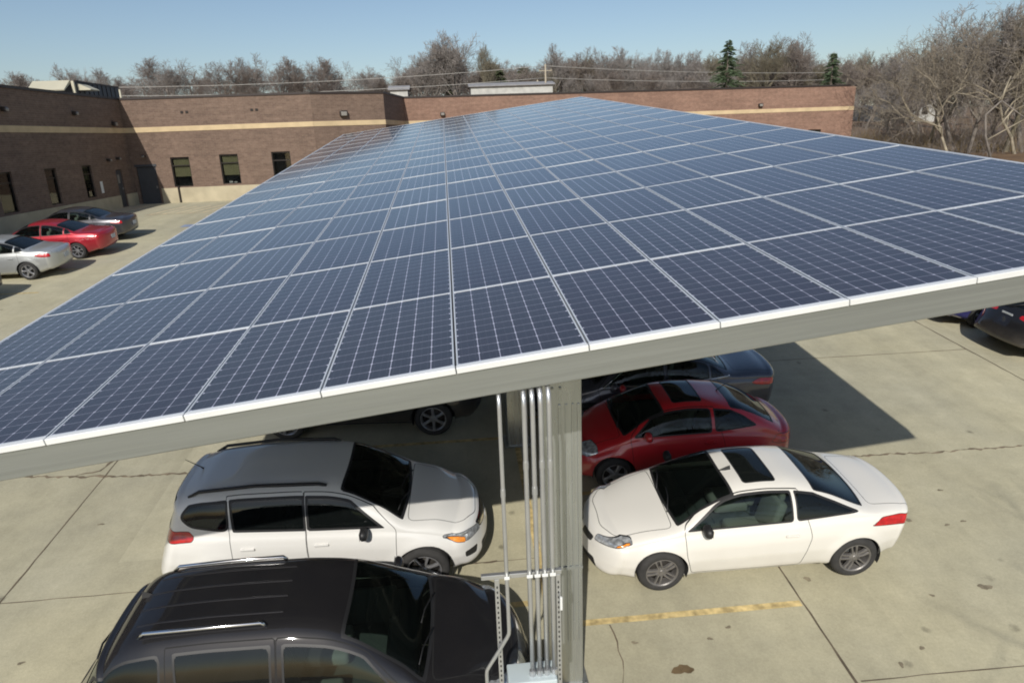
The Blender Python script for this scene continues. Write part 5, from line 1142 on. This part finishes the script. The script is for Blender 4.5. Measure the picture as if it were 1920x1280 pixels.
# evergreens: drooping whorls of needle sprays
NEED = [mat("spruce_needles", (0.062, 0.092, 0.045), .9, noise=.5, nscale=1.2), mat("pine_needles", (0.065, 0.082, 0.036), .9, noise=.5, nscale=1.2)]
def conifer(seed, H, Wd, x, y, m, label, rounded=False):
    rnd = random.Random(seed); r = empty("evergreen_tree", (x, y, ter_h(x, y) - .2)); tag(r, label, "tree")
    V, F = tube_mesh([(0, 0, 0), (0, 0, H * .5), (0, 0, H * .97)], [H * .018, H * .011, .01], 7); mesh_obj("trunk", V, F, BARK[0], r, True)
    V = []; F = []; n = int(H * 20)
    for i in range(n):
        t = (i + rnd.random()) / n; z = H * (.06 + .93 * t); L_ = Wd * ((1 - t) ** .8 if not rounded else math.sqrt(max(1 - (2 * t - .8) ** 2 / 1.6, .05))) * rnd.uniform(.30, 1.15) + .12
        a = rnd.uniform(0, 6.283); d = Vector((math.cos(a), math.sin(a), rnd.uniform(-.28, .12))).normalized(); sd = Vector((-d.y, d.x, 0)).normalized(); o = Vector((0, 0, z))
        for q in range(9):
            f = .18 + .82 * q / 8; p = o + d * L_ * f + Vector((0, 0, -.10 * L_ * f * f))
            for sg in (-1, 1):
                l = (.34 + .20 * L_ * (1 - f)) * rnd.uniform(.7, 1.3); tip = p + (sd * sg * .8 + d * .75 + Vector((0, 0, rnd.uniform(-.55, .12)))).normalized() * l
                k = len(V); w_ = Vector((rnd.uniform(-.06, .06), rnd.uniform(-.06, .06), .075)); V += [p - w_, p + w_, tip]; F.append((k, k + 1, k + 2))
    mesh_obj("crown", V, F, m, r); return r
conifer(1, 10.2, 4.2, 40.35, 100, NEED[0], "dark green spruce above the middle of the red brick wing")
conifer(2, 9.3, 3.0, 49.3, 88, NEED[0], "dark green spruce beside the utility pole at the right end of the brick wing")
conifer(3, 6.6, 1.6, 0.6, 119, NEED[1], "olive green conifer at the foot of the tallest bare tree")
conifer(4, 7.2, 1.9, 9.3, 121, NEED[1], "dark rounded evergreen left of the small pole above the white house", True)
conifer(5, 7.6, 1.7, 13.6, 122, NEED[1], "olive rounded evergreen just left of the utility pole", True)

# brush thicket on the leaf covered bank, too many stems to count
def thicket(name, n, xr, yr, hr, m, seed, label):
    rnd = random.Random(seed); segs = []
    for _ in range(n):
        x = rnd.uniform(*xr); y = rnd.uniform(*yr)
        if x < 36.6 and y > 57.5: continue
        z = ter_h(x, y) - .1; h = rnd.uniform(*hr) * rnd.uniform(.5, 1); p = Vector((x, y, z)); d = Vector((rnd.gauss(0, .28), rnd.gauss(0, .28), 1)).normalized(); r = rnd.uniform(.008, .02)
        for k in range(3):
            q = p + d * h / 3; segs.append((p, q, r, r * .7)); r *= .7
            for _b in range(2):
                e = (d + Vector((rnd.gauss(0, .6), rnd.gauss(0, .6), .1))).normalized(); segs.append((q, q + e * h * .28, r, r * .5))
            p = q; d = (d + Vector((rnd.gauss(0, .25), rnd.gauss(0, .25), 0))).normalized()
    o = segs_to_mesh(name, segs, m, None, 3); tag(o, label, "undergrowth", None, 'stuff'); return o
thicket("undergrowth", 5200, (34, 100), (56, 84), (1.0, 3.4), TWIG[2], 3, "reddish brown leafless brush on the bank right of the building")
thicket("undergrowth", 2600, (33, 60), (60, 76), (.8, 2.2), bark("straw_stems", (.26, .19, .09)), 4, "straw coloured dry weeds at the end of the building")

# houses beyond
WALLW = mat("white_siding", (.46, .46, .43), .8, noise=.15, nscale=1.5); ROOFG = mat("grey_shingles", (.26, .26, .27), .9, noise=.15, nscale=2)
def house(x, y, L_, D, wall, rise, label, gable_front=False, zoff=0.0, n=3):
    z = ter_h(x, y) + zoff; h = empty("house", (x, y, z)); tag(h, label, "house")
    bm = bmesh.new(); add_box(bm, (0, 0, wall / 2 - .5), (L_, D, wall + 1.0)); bm_obj("wall", bm, WALLW, h)
    e = .35
    if gable_front: sec = [(-L_ / 2 - e, wall - .1), (0, wall + rise), (L_ / 2 + e, wall - .1), (L_ / 2 + e, wall + .05), (0, wall + rise + .18), (-L_ / 2 - e, wall + .05)]; prism("roof", sec, -D / 2 - e, D / 2 + e, ROOFG, h, 'y'); mesh_obj("gable", [(-L_ / 2, -D / 2 - .01, wall), (L_ / 2, -D / 2 - .01, wall), (0, -D / 2 - .01, wall + rise)], [(0, 1, 2)], WALLW, h)
    else: sec = [(-D / 2 - e, wall - .05), (0, wall + rise), (D / 2 + e, wall - .05), (D / 2 + e, wall + .1), (0, wall + rise + .18), (-D / 2 - e, wall + .1)]; prism("roof", sec, -L_ / 2 - e, L_ / 2 + e, ROOFG, h)
    for k in range(n):
        xx = -L_ / 2 + L_ * (k + .6) / (n + .2); f = box("window", (xx, -D / 2 - .02, wall * .55), (1.0, .06, 1.2), COPE, h); box("pane", (xx, -D / 2 - .055, wall * .55), (.86, .01, 1.06), WGL, f)
house(10.3, 112, 12.6, 5, 3.3, .45, "long low white house with grey roof behind the middle of the brick wing", zoff=.55, n=0)
house(-6.9, 112, 2.6, 4, 3.4, .5, "small pale house peeking over the roof step, left of the tallest tree", zoff=.4, n=0)
house(76.8, 112, 3.6, 8, 3.0, 1.4, "white gabled house among the bare trees at the far right", True, n=1)
house(70.5, 112, 5.0, 6, 1.7, .6, "low white outbuilding half hidden by brush beside the gabled house", n=1)
house(53.5, 118, 5.5, 6, 3.0, .8, "pale house glimpsed between trunks behind the spruce trees", n=2)
house(-27.5, 104, 4.2, 5, 3.6, .5, "low house with a pale turquoise roof edge left of the projecting brick bay", n=1)

# power line
WOOD = mat("weathered_pole", (.38, .33, .25), .9, noise=.2, nscale=2); WIRE = mat("wire_aluminium", (.42, .41, .38), .5, metal=.3)
def pole(x, y, H, label, arm=True):
    z = ter_h(x, y); p = empty("utility_pole", (x, y, z)); tag(p, label, "utility pole"); tube("shaft", [(0, 0, -.3), (0, 0, H)], [.17, .12], WOOD, p, 9)
    if arm:
        box("crossarm", (0, .15, H - .9), (2.0, .10, .12), WOOD, p)
        for s in (-.9, 0, .9): tube("insulator", [(s, .15, H - .84), (s, .15, H - .66)], [.05, .035], HV, p, 8)
    return p
pole(15.6, 110, 6.9, "utility pole standing above the roof of the red brick wing"); pole(64.3, 110, 7.6, "utility pole at the right end of the red brick wing", False)
pole(14.6, 112, 4.7, "short pole just left of the taller utility pole"); pole(-54, 109, 5.6, "utility pole mostly hidden behind the rooftop unit", False)
def wire(a, b, sag, label):
    n = 24; P = []
    for k in range(n + 1):
        t = k / n; q = Vector(a).lerp(Vector(b), t); q.z -= 4 * sag * t * (1 - t); P.append(q)
    o = tube("power_wire", P, .034, WIRE, None, 5); tag(o, label, "wire", "power line wires")
zp = lambda x, H: ter_h(x, 110) + H
for nm, (za, zb, zc), yo in (("upper", (15.3, 16.4, 14.1), 0), ("lower", (14.2, 14.7, 13.1), 0.2)):
    wire((-54, 109 + yo, za), (15.6, 110 + yo, zb), .75, nm + " wire left of the main utility pole")
    wire((15.6, 110 + yo, zb), (64.3, 110 + yo, zc), .45, nm + " wire right of the main utility pole")
    wire((64.3, 110 + yo, zc), (130, 112 + yo, zc + .5), .6, nm + " wire running off to the right past the spruce")
pp = tube("vent_pipe", [(-20.9, 48.5, ZR - .5), (-20.9, 48.5, 10.35)], .06, HV, None, 8); tag(pp, "thin vent pipe rising from the roof beside the rooftop unit", "pipe")
# bare tree behind the viewer, whose branches dapple the right of the lot
special(77, 15.0, 9.6, -8.0, BARK[1], TWIG[1], "bare tree behind the viewer whose faint shadow dapples the lot", nl=(11, 8, 6, 3), spread=.62, upb=.14, tw=.016, r0=.11)
